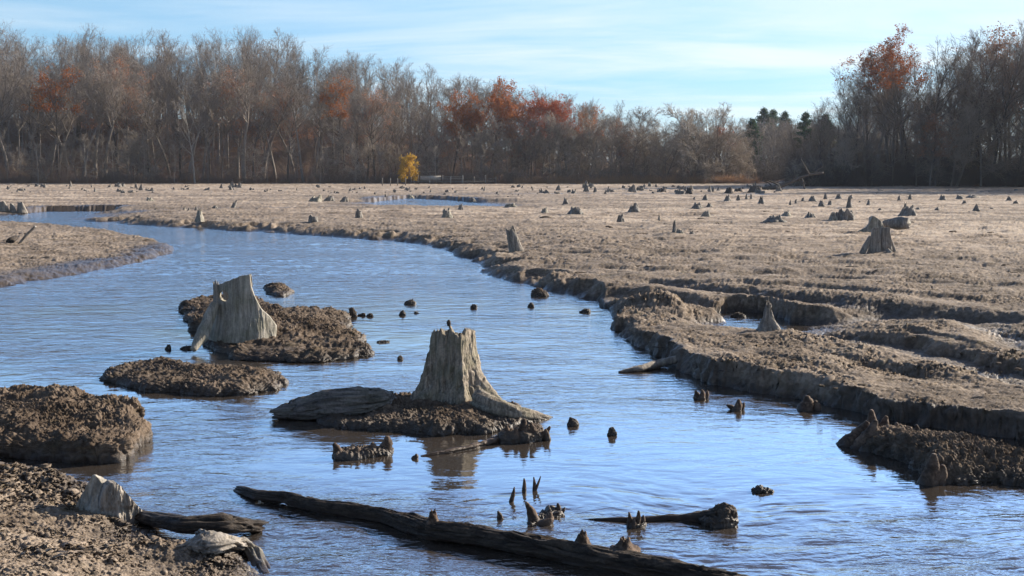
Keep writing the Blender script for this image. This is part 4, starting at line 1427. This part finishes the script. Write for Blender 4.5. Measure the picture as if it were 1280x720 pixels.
# ------------------------------------------------------------------ roots, knobs and spikes in the water
def spike_mesh(name, base, tip, r, seed, mat=M_ROOT):
    b, t = np.array(base), np.array(tip)
    mid = (b + t) / 2 + np.array((r * .25, 0, 0))
    return make_log(name, [b - (t - b) * .25, b, mid, t], [r * 1.05, r, r * .75, r * .22], mat, seed, sides=14, step=.012, rough=.22, grain=(10, 40))


def root_cluster(label, items, mud=None, mud_h=.08, seed=0, cat='root mass'):
    """a snag: knobs and spikes of root, each a part, on a mud or wood body"""
    e = bpy.data.objects.new('root_mass', None); COL.objects.link(e)
    o0 = at(items[0][0], items[0][1], 0)
    e.location = tuple(o0)
    tag(e, label, cat)
    if mud:
        me = make_mud('mud_clump', mud, mud_h, seed, clod=.75, n_ang=220, n_r=50)
        v = np.empty(len(me.vertices) * 3, np.float32); me.vertices.foreach_get('co', v)
        v = v.reshape(-1, 3) - o0; me.vertices.foreach_set('co', v.astype(np.float32).ravel()); me.update()
        link('mud_clump', me, None, e)
    for i, (px, py, tx, ty, wpx) in enumerate(items):
        b = at(px, py, 0); m = px_m(b)
        t = b + np.array(((tx - px) * m, 0, (py - ty) * m))
        link('root_knob', spike_mesh('root_knob', b - o0, t - o0, wpx * m / 2, seed * 7 + i), None, e)
    return e


root_cluster('ragged root mass with a forked end, right of the tall central stump', [(632, 551, 633, 531, 12), (650, 550, 655, 522, 16), (668, 550, 663, 527, 14), (640, 552, 645, 534, 14), (684, 550, 681, 535, 9), (676, 549, 688, 532, 10)],
             mud=[(622, 546), (630, 553), (660, 554), (684, 551), (690, 545), (670, 538), (640, 537)], mud_h=.13, seed=3)
root_cluster('row of four rounded root lumps poking out below the dark slab', [(424, 571, 417, 553, 15), (444, 571, 446, 558, 16), (466, 568, 465, 552, 15), (480, 566, 484, 544, 20), (434, 571, 436, 560, 12)],
             mud=[(415, 568), (424, 573), (450, 572), (470, 569), (490, 566), (488, 561), (460, 563), (430, 565)], mud_h=.05, seed=4)
root_cluster('pair of thin forked root spikes standing in open water', [(668, 613, 667, 595, 5), (669, 613, 676, 594, 4)], seed=5, cat='root spike')
put('root_spike', spike_mesh('root_spike', at(655, 613), at(655, 613) + np.array((0, 0, .125)), .021, 61), (0, 0, 0), 'single thin root spike just left of the forked pair', 'root spike')
put('root_spike', spike_mesh('root_spike', at(639, 627), at(639, 627) + np.array((.03, 0, .145)), .022, 62), (0, 0, 0), 'lone tilted root spike between the forked pair and the tiny knob', 'root spike')
put('root_spike', spike_mesh('root_spike', at(625, 648), at(624, 648) + np.array((-.012, 0, .065)), .028, 63), (0, 0, 0), 'tiny triangular root knob left of the curved horn shaped root', 'root knob')
root_cluster('root with a curved horn and small knobs near the long log', [(668, 652, 657, 627, 15), (684, 654, 688, 640, 14), (678, 656, 690, 648, 12), (697, 640, 697, 629, 9), (702, 641, 706, 634, 5), (690, 646, 700, 640, 7)],
             mud=[(658, 652), (665, 657), (682, 658), (694, 652), (702, 643), (696, 639), (676, 645)], mud_h=.03, seed=6)
root_cluster('three short root fingers on the sunken branch', [(787, 657, 786, 640, 8), (796, 657, 798, 637, 8), (802, 655, 804, 644, 8), (791, 658, 792, 648, 9)],
             mud=[(782, 655), (790, 660), (803, 658), (806, 652), (796, 649), (784, 651)], mud_h=.04, seed=7)
pts = [at(712, 651, -.02), at(760, 650.5, .0), at(800, 650, .0), at(850, 648, .01), at(880, 647, .03), at(900, 647, .05)]
sb = put('driftwood_branch', make_log('driftwood_branch', pts, [.012, .022, .03, .035, .055, .07], M_DARKWOOD, 95, rough=.5, step=.02, grain=(6, 25)), (0, 0, 0), 'sunken dark branch ending in a muddy lump, near the long log', 'driftwood')
put('mud_clump', make_mud('mud_clump', [(880, 653), (890, 657), (908, 657), (920, 654), (922, 648), (910, 643), (892, 643), (882, 647)], .125, 96, n_ang=200, n_r=60, clod=.9), (0, 0, 0), 'rounded muddy lump at the right end of the sunken branch', 'mud clump')
pts = [at(525, 571, -.005), at(555, 566, .01), at(590, 559, .015), at(625, 548, .03), at(640, 543, .04)]
put('driftwood_branch', make_log('driftwood_branch', pts, [.015, .025, .03, .035, .04], M_ROOT, 97, rough=.5, step=.02, grain=(8, 25)), (0, 0, 0), 'thin half sunk branch leading to the ragged root mass', 'driftwood')
put('root_spike', spike_mesh('root_spike', at(519, 573), at(519, 573) + np.array((.01, 0, .05)), .035, 98), (0, 0, 0), 'small knob at the left tip of the half sunk branch', 'root knob')


def lump(px, py, wpx, hpx, seed, label, z=0.0):
    p = at(px, py, z); m = px_m(p)
    w_ = wpx * m / 2
    th = np.linspace(0, 2 * np.pi, 14, endpoint=False)
    rr_ = 1 + 0.35 * fbm(np.stack([np.cos(th) * 1.5 + seed * 5.1, np.sin(th) * 1.5], -1), 1.0, 2, .6, seed)
    me = make_mud('mud_clump', None, hpx * m * 1.15, seed, n_ang=130, n_r=40, clod=min(1.0, w_ * 7), edge=1.7, fs=max(1.0, .22 / w_), outline_xy=np.stack([np.cos(th) * w_ * rr_, np.sin(th) * w_ * .8 * rr_], -1))
    put('mud_clump', me, p + np.array((0, w_ * .5, 0)), label, 'mud clump')


lump(714, 533, 13, 9, 101, 'round dark clump alone in the water right of the central stump root')
lump(765, 545, 11, 9, 102, 'smaller brown clump just right of the round dark one')
lump(952, 615, 22, 7, 103, 'flat brown clump in the open water right of the sunken branch')
lump(440, 396, 12, 11, 104, 'dark clump touching the right tip of the wide island')
lump(452, 395, 10, 6, 105, 'small reddish clump next to the dark one off the wide island')
lump(463, 396, 8, 4, 106, 'tiniest of the three clumps trailing off the wide island')
lump(512, 381, 12, 4, 107, 'small dark clump in the middle channel above the central stump')
lump(592, 386, 7, 5, 108, 'small pointed clump in the calm channel, alone')
lump(502, 394, 8, 5, 109, 'clump at the left of the tiny row above the central stump')
lump(520, 392, 6, 3, 110, 'clump at the right of the tiny row above the central stump')
lump(480, 428, 14, 3, 111, 'flat wet clump right of the wide island')
lump(500, 450, 7, 6, 112, 'tiny ring shaped clump left of the central stump top')
lump(457, 446, 16, 6, 113, 'dark pointed clump at the front tip of the wide island')
lump(211, 437, 7, 5, 114, 'dark clump in the water left of the hollow stump root')
lump(234, 437, 18, 3, 115, 'flat wet scrap of mud beside the hollow stump root')
lump(672, 371, 20, 10, 116, 'dark mud clump just off the tip of the far bank')
lump(663, 384, 9, 5, 117, 'small reddish root clump below the tip of the far bank')
lump(732, 391, 12, 4, 118, 'small red brown clump near the tip of the right bank')
lump(922, 397, 14, 5, 119, 'dark scrap of mud lying in the small bright puddle', 0.0)
root_cluster('reddish knobbly root stub, left one of two by the right bank', [(871, 498, 869, 488, 10), (877, 499, 877, 486, 9), (882, 498, 884, 488, 7)], seed=8, cat='root knob')
root_cluster('reddish pointed root stub, right one of two by the right bank', [(918, 512, 908, 506, 8), (921, 513, 923, 498, 12), (926, 512, 930, 503, 7)], seed=9, cat='root knob')
# snag at the head of the root bound ridge
root_cluster('thick curved root horns at the head of the root bound ridge', [(1060, 556, 1084, 526, 22), (1076, 560, 1094, 524, 22), (1086, 545, 1088, 511, 18), (1098, 545, 1107, 519, 16), (1150, 560, 1144, 530, 13), (1118, 552, 1120, 527, 12)], seed=10)
root_cluster('upright knob at the front edge of the root bound ridge', [(1160, 604, 1166, 566, 24), (1172, 604, 1178, 580, 18)], seed=11, cat='root knob')
root_cluster('pale broken root stub at the foot of the right bank', [(1006, 512, 1008, 494, 20), (1020, 512, 1018, 500, 14)], seed=12, cat='root knob')
# fallen red leaf
p = on_ground(47, 583)
put('fallen_leaf', np_mesh('fallen_leaf', np.array([(-.03, 0, .0), (-.005, -.02, .03), (.03, 0, .06), (.0, .02, .035), (-.02, .0, .045), (.0, -.01, .07)]), [np.array([(0, 1, 2, 3)]), np.array([(0, 1, 4), (1, 5, 4)])]), p + np.array((0, 0, .03)),
    'small bright red fallen leaf on the near left mud', 'leaf')
bpy.data.objects['fallen_leaf'].data.materials.append(M_RED)

# ------------------------------------------------------------------ stumps out on the flats
p = on_ground(15, 269); m = px_m(p)
e = bpy.data.objects.new('shell_stump', None); COL.objects.link(e); e.location = tuple(p)
tag(e, 'big pale hollow stump in three shell pieces at the left edge of the photo', 'tree stump')
for i, (a, b, hh, mt) in enumerate(((-20, -4, 17, M_SILVER), (-6, 4, 15, M_FARSTUMP), (2, 16, 16, M_SILVER))):
    link('wall_piece', make_shard('wall_piece', 120 + i, [(-2 * m, a * m, b * m), (5 * m, (a + 1) * m, (b - 1) * m), (hh * m, (a + 3) * m, (b - 5) * m)], .35, mt, bend=.3, nx=16, nz=18, rough=.03), None, e, (0, i * .12, 0))

MID = [  # px, base py, height px, width px, top ratio, label
    (249, 275, 14, 10, .45, 'pale pointed stump on the near edge of the left flat'),
    (391, 279, 10, 13, .8, 'squat square stump with one splinter, on the flat above the river'),
    (448, 272, 11, 9, .7, 'upright grey stump with a rounded top above the river'),
    (558, 272, 12, 13, .6, 'arched hollow stump on the flat below the bright pool'),
    (576, 262, 7, 6, .7, 'small upright stump at the right tip of the bright pool'),
    (843, 292, 17, 6, .4, 'thin upright splinter stump with a low lump beside it'),
    (850, 293, 7, 12, .4, 'low lump joined to the foot of the thin splinter stump'),
    (865, 293, 5, 8, .3, 'tiny double lump right of the thin splinter stump'),
    (776, 277, 10, 10, .5, 'dark little stump in line below the broad jagged one'),
    (824, 276, 9, 4, .3, 'needle thin stump alone on the middle flat'),
    (793, 266, 12, 17, .5, 'broad jagged stump on the middle flat'),
    (720, 267, 9, 18, .6, 'cluster like stump with four teeth on the middle flat'),
    (681, 266, 7, 9, .5, 'small rounded stump left of the four toothed stump'),
    (707, 255, 9, 8, .3, 'pale pointed stump behind the four toothed stump'),
    (872, 261, 8, 15, .4, 'wide mound like stump on the middle flat, farther row'),
    (883, 271, 8, 12, .5, 'low stump with split top right of the broad jagged one'),
    (887, 258, 5, 7, .4, 'small dark stump just behind the wide mound like stump'),
    (970, 277, 8, 24, .5, 'wide low jagged stump left of the hollow drum stump'),
    (984, 270, 7, 13, .3, 'small peaked stump behind the wide low jagged stump'),
    (1014, 273, 8, 14, .45, 'twin peaked stump between the wide low one and the drum'),
    (1057, 275, 14, 22, .85, 'drum shaped hollow stump with ragged rim on the right flat'),
    (1042, 275, 10, 12, .35, 'pale spiky remnant joined to the left of the drum stump'),
    (1062, 260, 15, 8, .35, 'tall cone shaped stump right behind the drum stump'),
    (1137, 270, 13, 21, .5, 'greenish sloping stump on the right flat behind the log end'),
    (1132, 261, 9, 4, .6, 'thin post stump behind the greenish sloping stump'),
    (1221, 264, 9, 9, .3, 'thin peaked stump near the right edge, nearest of its row'),
    (1172, 263, 5, 7, .3, 'small knob stump between the greenish stump and the thin peaked one'),
    (186, 251, 5, 9, .6, 'low pale stump alone on the far left flat'),
    (291, 260, 10, 6, .6, 'leaning splinter stump on the left flat by the dark gully'),
    (268, 259, 3, 6, .4, 'tiny stump left of the leaning splinter stump'),
    (230, 263, 5, 5, .3, 'first of three tiny dark stumps along the gully edge'),
    (236, 263, 4, 4, .3, 'second of three tiny dark stumps along the gully edge'),
    (245, 263, 6, 5, .3, 'third of three tiny dark stumps along the gully edge'),
    (394, 251, 7, 15, .7, 'pale slanted stump, leftmost of the group left of the pool'),
    (411, 250, 6, 11, .6, 'slanted stump in the middle of the group left of the pool'),
    (430, 251, 6, 9, .6, 'slanted stump, rightmost of the group left of the pool'),
    (513, 247, 5, 8, .4, 'dark stump standing at the back edge of the bright pool'),
    (483, 246, 5, 4, .5, 'tiny post stump at the upper left of the bright pool'),
    (591, 251, 5, 7, .4, 'tilted dark stump beyond the right end of the bright pool'),
    (638, 259, 5, 16, .6, 'low dark stump remnant right of the bright pool'),
]
for i, (px, py, h, wd, rt, lb) in enumerate(MID):
    stump_at(px, py + .5, h * 1.08, wd, lb, 300 + i, M_FARSTUMP if i % 3 else M_WOOD, rt=rt, sides=30, rows=14, jag=.55, lobes=3 + i % 3, lobe_amp=.3, power=1.5, rough=.07, hollow=.55,
             lean=(.35, 0) if 'leaning' in lb or 'slanted' in lb else (0, 0), group='stumps on the dry lake bed')

ORD = 'first second third fourth fifth sixth seventh eighth ninth tenth eleventh twelfth thirteenth fourteenth fifteenth sixteenth seventeenth eighteenth nineteenth twentieth'.split()
ROW = [(868, 250, 4, 4), (882, 250, 7, 7), (910, 252, 9, 9), (923, 251, 7, 6), (933, 250, 8, 4), (939, 250, 8, 4), (952, 255, 10, 8), (988, 257, 7, 4), (995, 255, 6, 4), (1004, 253, 6, 6), (1016, 252, 7, 11), (1032, 249, 8, 5),
       (1049, 249, 7, 9), (1064, 249, 6, 6), (1027, 258, 8, 8), (1038, 257, 7, 7), (1075, 254, 3, 4), (1086, 256, 7, 5), (1124, 250, 6, 4), (1138, 251, 8, 6)]
for i, (px, py, h, wd) in enumerate(sorted(ROW)):
    stump_at(px, py, h * 1.05, wd, ORD[i] + ' from the left of the small peaked stumps below the shaded bank', 400 + i, M_FARSTUMP, rt=.35, sides=20, rows=10, jag=.5, lobes=3, lobe_amp=.3, power=1.4, rough=.08, group='small stumps below the shaded bank')
ROW2 = [(1179, 250, 7, 9), (1200, 249, 6, 10), (1206, 255, 5, 6), (1217, 247, 3, 15), (1262, 251, 6, 7), (1270, 255, 5, 7), (1148, 262, 3, 6), (1100, 263, 3, 5), (1240, 262, 3, 6)]
for i, (px, py, h, wd) in enumerate(sorted(ROW2)):
    stump_at(px, py, h, wd, ORD[i] + ' from the left of the low stumps near the right edge', 430 + i, M_FARSTUMP, rt=.4, sides=20, rows=10, jag=.5, lobes=3, lobe_amp=.3, power=1.4, rough=.08, group='low stumps near the right edge')

# the many tiny stumps along the far shore: a few shapes copied
SM = [make_stump('tree_stump', 500 + i, .42, .42 * rt, h, M_FARSTUMP, sides=18, rows=8, jag=.75, lobes=3, lobe_amp=.4, power=1.3, rough=.10, lean=(ln, 0), flat=.6 + .1 * (i % 4))
      for i, (rt, h, ln) in enumerate(((.45, 1.0, 0), (.8, .8, .2), (.35, 1.3, -.2), (.9, .5, 0), (.6, .8, .4), (.3, 1.5, .1), (.75, 1.1, -.1), (1.0, .7, 0), (.5, .35, 0)))]
SR = random.Random(9)


def scatter(n, px0, px1, py0, py1, h0, h1, label, group):
    k = 0
    cen = [(SR.uniform(px0, px1), SR.uniform(py0, py1)) for _ in range(max(3, n // 6))]
    while k < n:
        px, py = SR.uniform(px0, px1), SR.uniform(py0, py1)
        if SR.random() < .6:
            c = SR.choice(cen)
            px, py = c[0] + SR.gauss(0, 7), min(py1, max(py0, c[1] + SR.gauss(0, .9)))
        q = on_ground(px, py)
        if q[2] < .12:
            continue
        o = link('tree_stump', SM[SR.randrange(len(SM))], None, None, tuple(q))
        hp = (h0 + (h1 - h0) * SR.random() ** 1.6) * px_m(q)
        o.scale = (hp * SR.uniform(.7, 1.9), hp * .9, hp)
        o.rotation_euler = (0, 0, SR.uniform(-.6, .6))
        tag(o, label, 'tree stump', group)
        k += 1


scatter(78, -20, 330, 233, 241, 2.2, 6.0, 'tiny stump in the dense far row under the left wood', 'far left row of tiny stumps')
scatter(26, 330, 470, 233, 245, 2, 4.5, 'tiny stump on the far flat between the left row and the footbridge', 'tiny stumps before the yellow tree')
scatter(40, 475, 660, 234, 247, 2, 5, 'tiny stump on the far flat in front of the footbridge', 'tiny stumps before the footbridge')
scatter(72, 640, 962, 233.5, 243, 2.5, 8, 'tiny stump in the crowded far band before the low grey trees', 'far middle band of tiny stumps')
scatter(10, 1080, 1275, 238, 243, 2, 3.5, 'faint tiny stump lying in the shade of the right wood', 'tiny stumps in the shade')

# clods and scraps of wood lying on the flats
CL = []
for i in range(4):
    th = np.linspace(0, 2 * np.pi, 10, endpoint=False)
    CL.append(make_mud('mud_clod', None, .35, 600 + i, n_ang=26, n_r=10, clod=1.6, edge=2.0, outline_xy=np.stack([np.cos(th) * (.5 + .2 * (i % 2)), np.sin(th) * .4], -1)))
for zi, (n, a, b, c, d, lb) in enumerate(((30, 640, 1270, 262, 300, 'low dark clod lying on the dry middle flat'), (26, 700, 1270, 300, 345, 'low dark clod lying on the rough flat near the split stump'),
                                          (22, 960, 1275, 420, 500, 'dark clod lying on the near right tongue of mud'))):
    for _ in range(n):
        q = on_ground(SR.uniform(a, b), SR.uniform(c, d))
        if q[2] < .1:
            continue
        o = link('mud_clod', CL[SR.randrange(4)], None, None, tuple(q))
        s = SR.uniform(4, 12) * px_m(q) * (1 if zi < 2 else .8)
        o.scale = (s * 1.3, s, s * SR.uniform(.4, .8))
        o.rotation_euler = (0, 0, SR.uniform(0, 6))
        tag(o, lb, 'mud clod', lb.replace('low dark clod', 'clods').replace('dark clod', 'clods'))

# broken sticks lying about on the mud
SR = random.Random(21)
STK = []
for i in range(4):
    kx = SR.uniform(-.15, .15)
    STK.append(make_log('stick', [(-.5, 0, .02), (-.1, kx * .5, .05), (.2, kx, .03), (.55, kx * .3, .06)], [.03, .035, .028, .012], M_FARSTUMP if i % 2 else M_DARKWOOD, 800 + i, sides=8, step=.06, rough=.3))
for n, a, b, c, d, lb in ((34, 560, 1270, 262, 345, 'broken stick lying on the dry middle flat'), (16, 820, 1275, 405, 505, 'broken stick lying on the right tongue of mud'), (10, 10, 190, 292, 335, 'broken stick lying on the left mud spit')):
    for _ in range(n):
        q = on_ground(SR.uniform(a, b), SR.uniform(c, d))
        if q[2] < .1:
            continue
        o = link('stick', STK[SR.randrange(4)], None, None, tuple(q + np.array((0, 0, .02))))
        s = SR.uniform(8, 20) * px_m(q)
        o.scale = (s, s * .9, s * .9)
        o.rotation_euler = (0, 0, SR.gauss(0, .7))
        tag(o, lb, 'stick', lb.replace('broken stick', 'sticks'))

# ------------------------------------------------------------------ footbridge and fallen tree on the far shore
def box(x0, x1, y0, y1, z0, z1):
    V = np.array([(x, y, z) for z in (z0, z1) for x, y in ((x0, y0), (x1, y0), (x1, y1), (x0, y1))], float)
    Fq = np.array([(0, 3, 2, 1), (4, 5, 6, 7), (0, 1, 5, 4), (1, 2, 6, 5), (2, 3, 7, 6), (3, 0, 4, 7)])
    return V, Fq


M_PLANK = wood_material('bridge_planks', (0.14, 0.12, 0.10), (0.30, 0.27, 0.23), wet=False)
M_PALEPLANK = wood_material('pale_planks', (0.28, 0.26, 0.23), (0.42, 0.39, 0.35), wet=False)
by = 231.5
X = lambda px: (px - 640) / F * by
e = bpy.data.objects.new('footbridge', None); COL.objects.link(e); e.location = (X(566), by, ground_z(X(566), by))
tag(e, 'low wooden footbridge with posts and a pale railing panel on the far shore', 'footbridge')
ox = X(566)
link('deck', np_mesh('deck', *box(X(511) - ox, X(620) - ox, -.7, .7, .42, .62), False), M_PLANK, e)
for i, px in enumerate((515, 524, 538, 554, 564, 579, 593, 607, 620)):
    v, f = box(-.09, .09, -.09, .09, -.4, 1.9 if i % 2 else 1.6)
    link('post', np_mesh('post', v, f, False), M_PALEPLANK if i in (2, 4, 5) else M_PLANK, e, (X(px) - ox, -.82, 0))
for z in (1.05, 1.45):
    link('rail', np_mesh('rail', *box(X(553) - ox, X(580) - ox, -.80, -.74, z, z + .12), False), M_PALEPLANK, e)
    link('rail', np_mesh('rail', *box(X(581) - ox, X(620) - ox, -.80, -.74, z - .3, z - .2), False), M_PLANK, e)
tag(link('railing_panel', np_mesh('railing_panel', *box(X(526) - ox, X(552) - ox, -.80, -.74, .8, 1.75), False), M_PALEPLANK, e), 'pale railing panel')
for i, px in enumerate((478, 488, 497, 507)):
    v, f = box(-.08, .08, -.08, .08, -.3, 1.4)
    q = on_ground(px, 232)
    put('fence_post', np_mesh('fence_post', v, f, False), q, ORD[i] + ' from the left of the bare posts left of the footbridge', 'post', 'posts left of the footbridge')
    bpy.data.objects[-1] if False else None
for o in [o for o in COL.objects if o.name.startswith('fence_post')]:
    o.data.materials.append(M_PLANK)

# fallen dead tree
b = on_ground(985, 237)
m = px_m(b)
e = bpy.data.objects.new('fallen_tree', None); COL.objects.link(e); e.location = tuple(b)
tag(e, 'dark fallen dead tree with bare limbs at the corner of the shaded shore', 'fallen tree')
def lim(pts, radii, sd):
    return make_log('limb', [np.array(((px - 985) * m, dy, (237 - py) * m)) for px, py, dy in pts], radii, M_BARK_DARK, sd, sides=9, step=.4, rough=.2)
link('trunk', lim([(952, 237, 0), (975, 233, 0), (992, 226, 0), (1008, 219, .5), (1033, 216, 1)], [.36, .32, .24, .19, .14], 701), None, e)
for i, (pts, rr) in enumerate((([(975, 233, 0), (968, 229, -.3), (957, 225, -.6)], [.2, .13, .06]), ([(985, 230, 0), (990, 224, -.4), (993, 219, -.5)], [.16, .1, .05]), ([(1012, 219, .5), (1006, 208, .5), (1001, 199, .6)], [.17, .12, .06]),
                               ([(1002, 222, .3), (1004, 230, 0), (1006, 238, 0)], [.14, .12, .1]), ([(966, 235, 0), (962, 229, .3), (955, 227, .4)], [.14, .1, .05]), ([(978, 232, 0), (972, 228, .4), (966, 226, .8)], [.12, .09, .04]), ([(958, 237, -.3), (948, 233, -.5), (940, 234, -.6)], [.2, .15, .08]), ([(970, 234, -.3), (978, 238, -.8), (990, 239, -1)], [.14, .1, .06]), ([(996, 225, .2), (1003, 228, -.3), (1012, 227, -.6)], [.12, .08, .04]), ([(1018, 218, .7), (1024, 212, .9), (1030, 209, 1)], [.1, .07, .03]))):
    link('limb', lim(pts, rr, 710 + i), None, e)
for i, (px, py, w_, h_) in enumerate(((912, 241, 10, 7), (923, 241, 12, 6), (946, 241, 20, 9), (862, 242, 9, 8), (828, 241, 12, 6))):
    q = on_ground(px, py)
    stump_at(px, py, h_, w_, ORD[i] + ' from the front of the dark bulky stumps left of the fallen tree', 720 + i, M_BARK_DARK, rt=.7, sides=24, rows=10, jag=.4, lobes=3, group='dark stumps left of the fallen tree')
# ------------------------------------------------------------------ thin autumn air over the lake bed
m, t = new_mat('haze')
v = t.n('ShaderNodeVolumePrincipled', {'Color': (0.80, 0.88, 1.0, 1), 'Density': 0.00009, 'Anisotropy': 0.2})
t.n('ShaderNodeOutputMaterial', {'Volume': v.outputs[0]})
V, Fq = box(-900, 900, -40, 900, -2.5, 70)
hz = link('haze', np_mesh('haze', V, Fq, False), m)
tag(hz, 'thin pale blue haze over the far woods', 'haze', None, 'stuff')
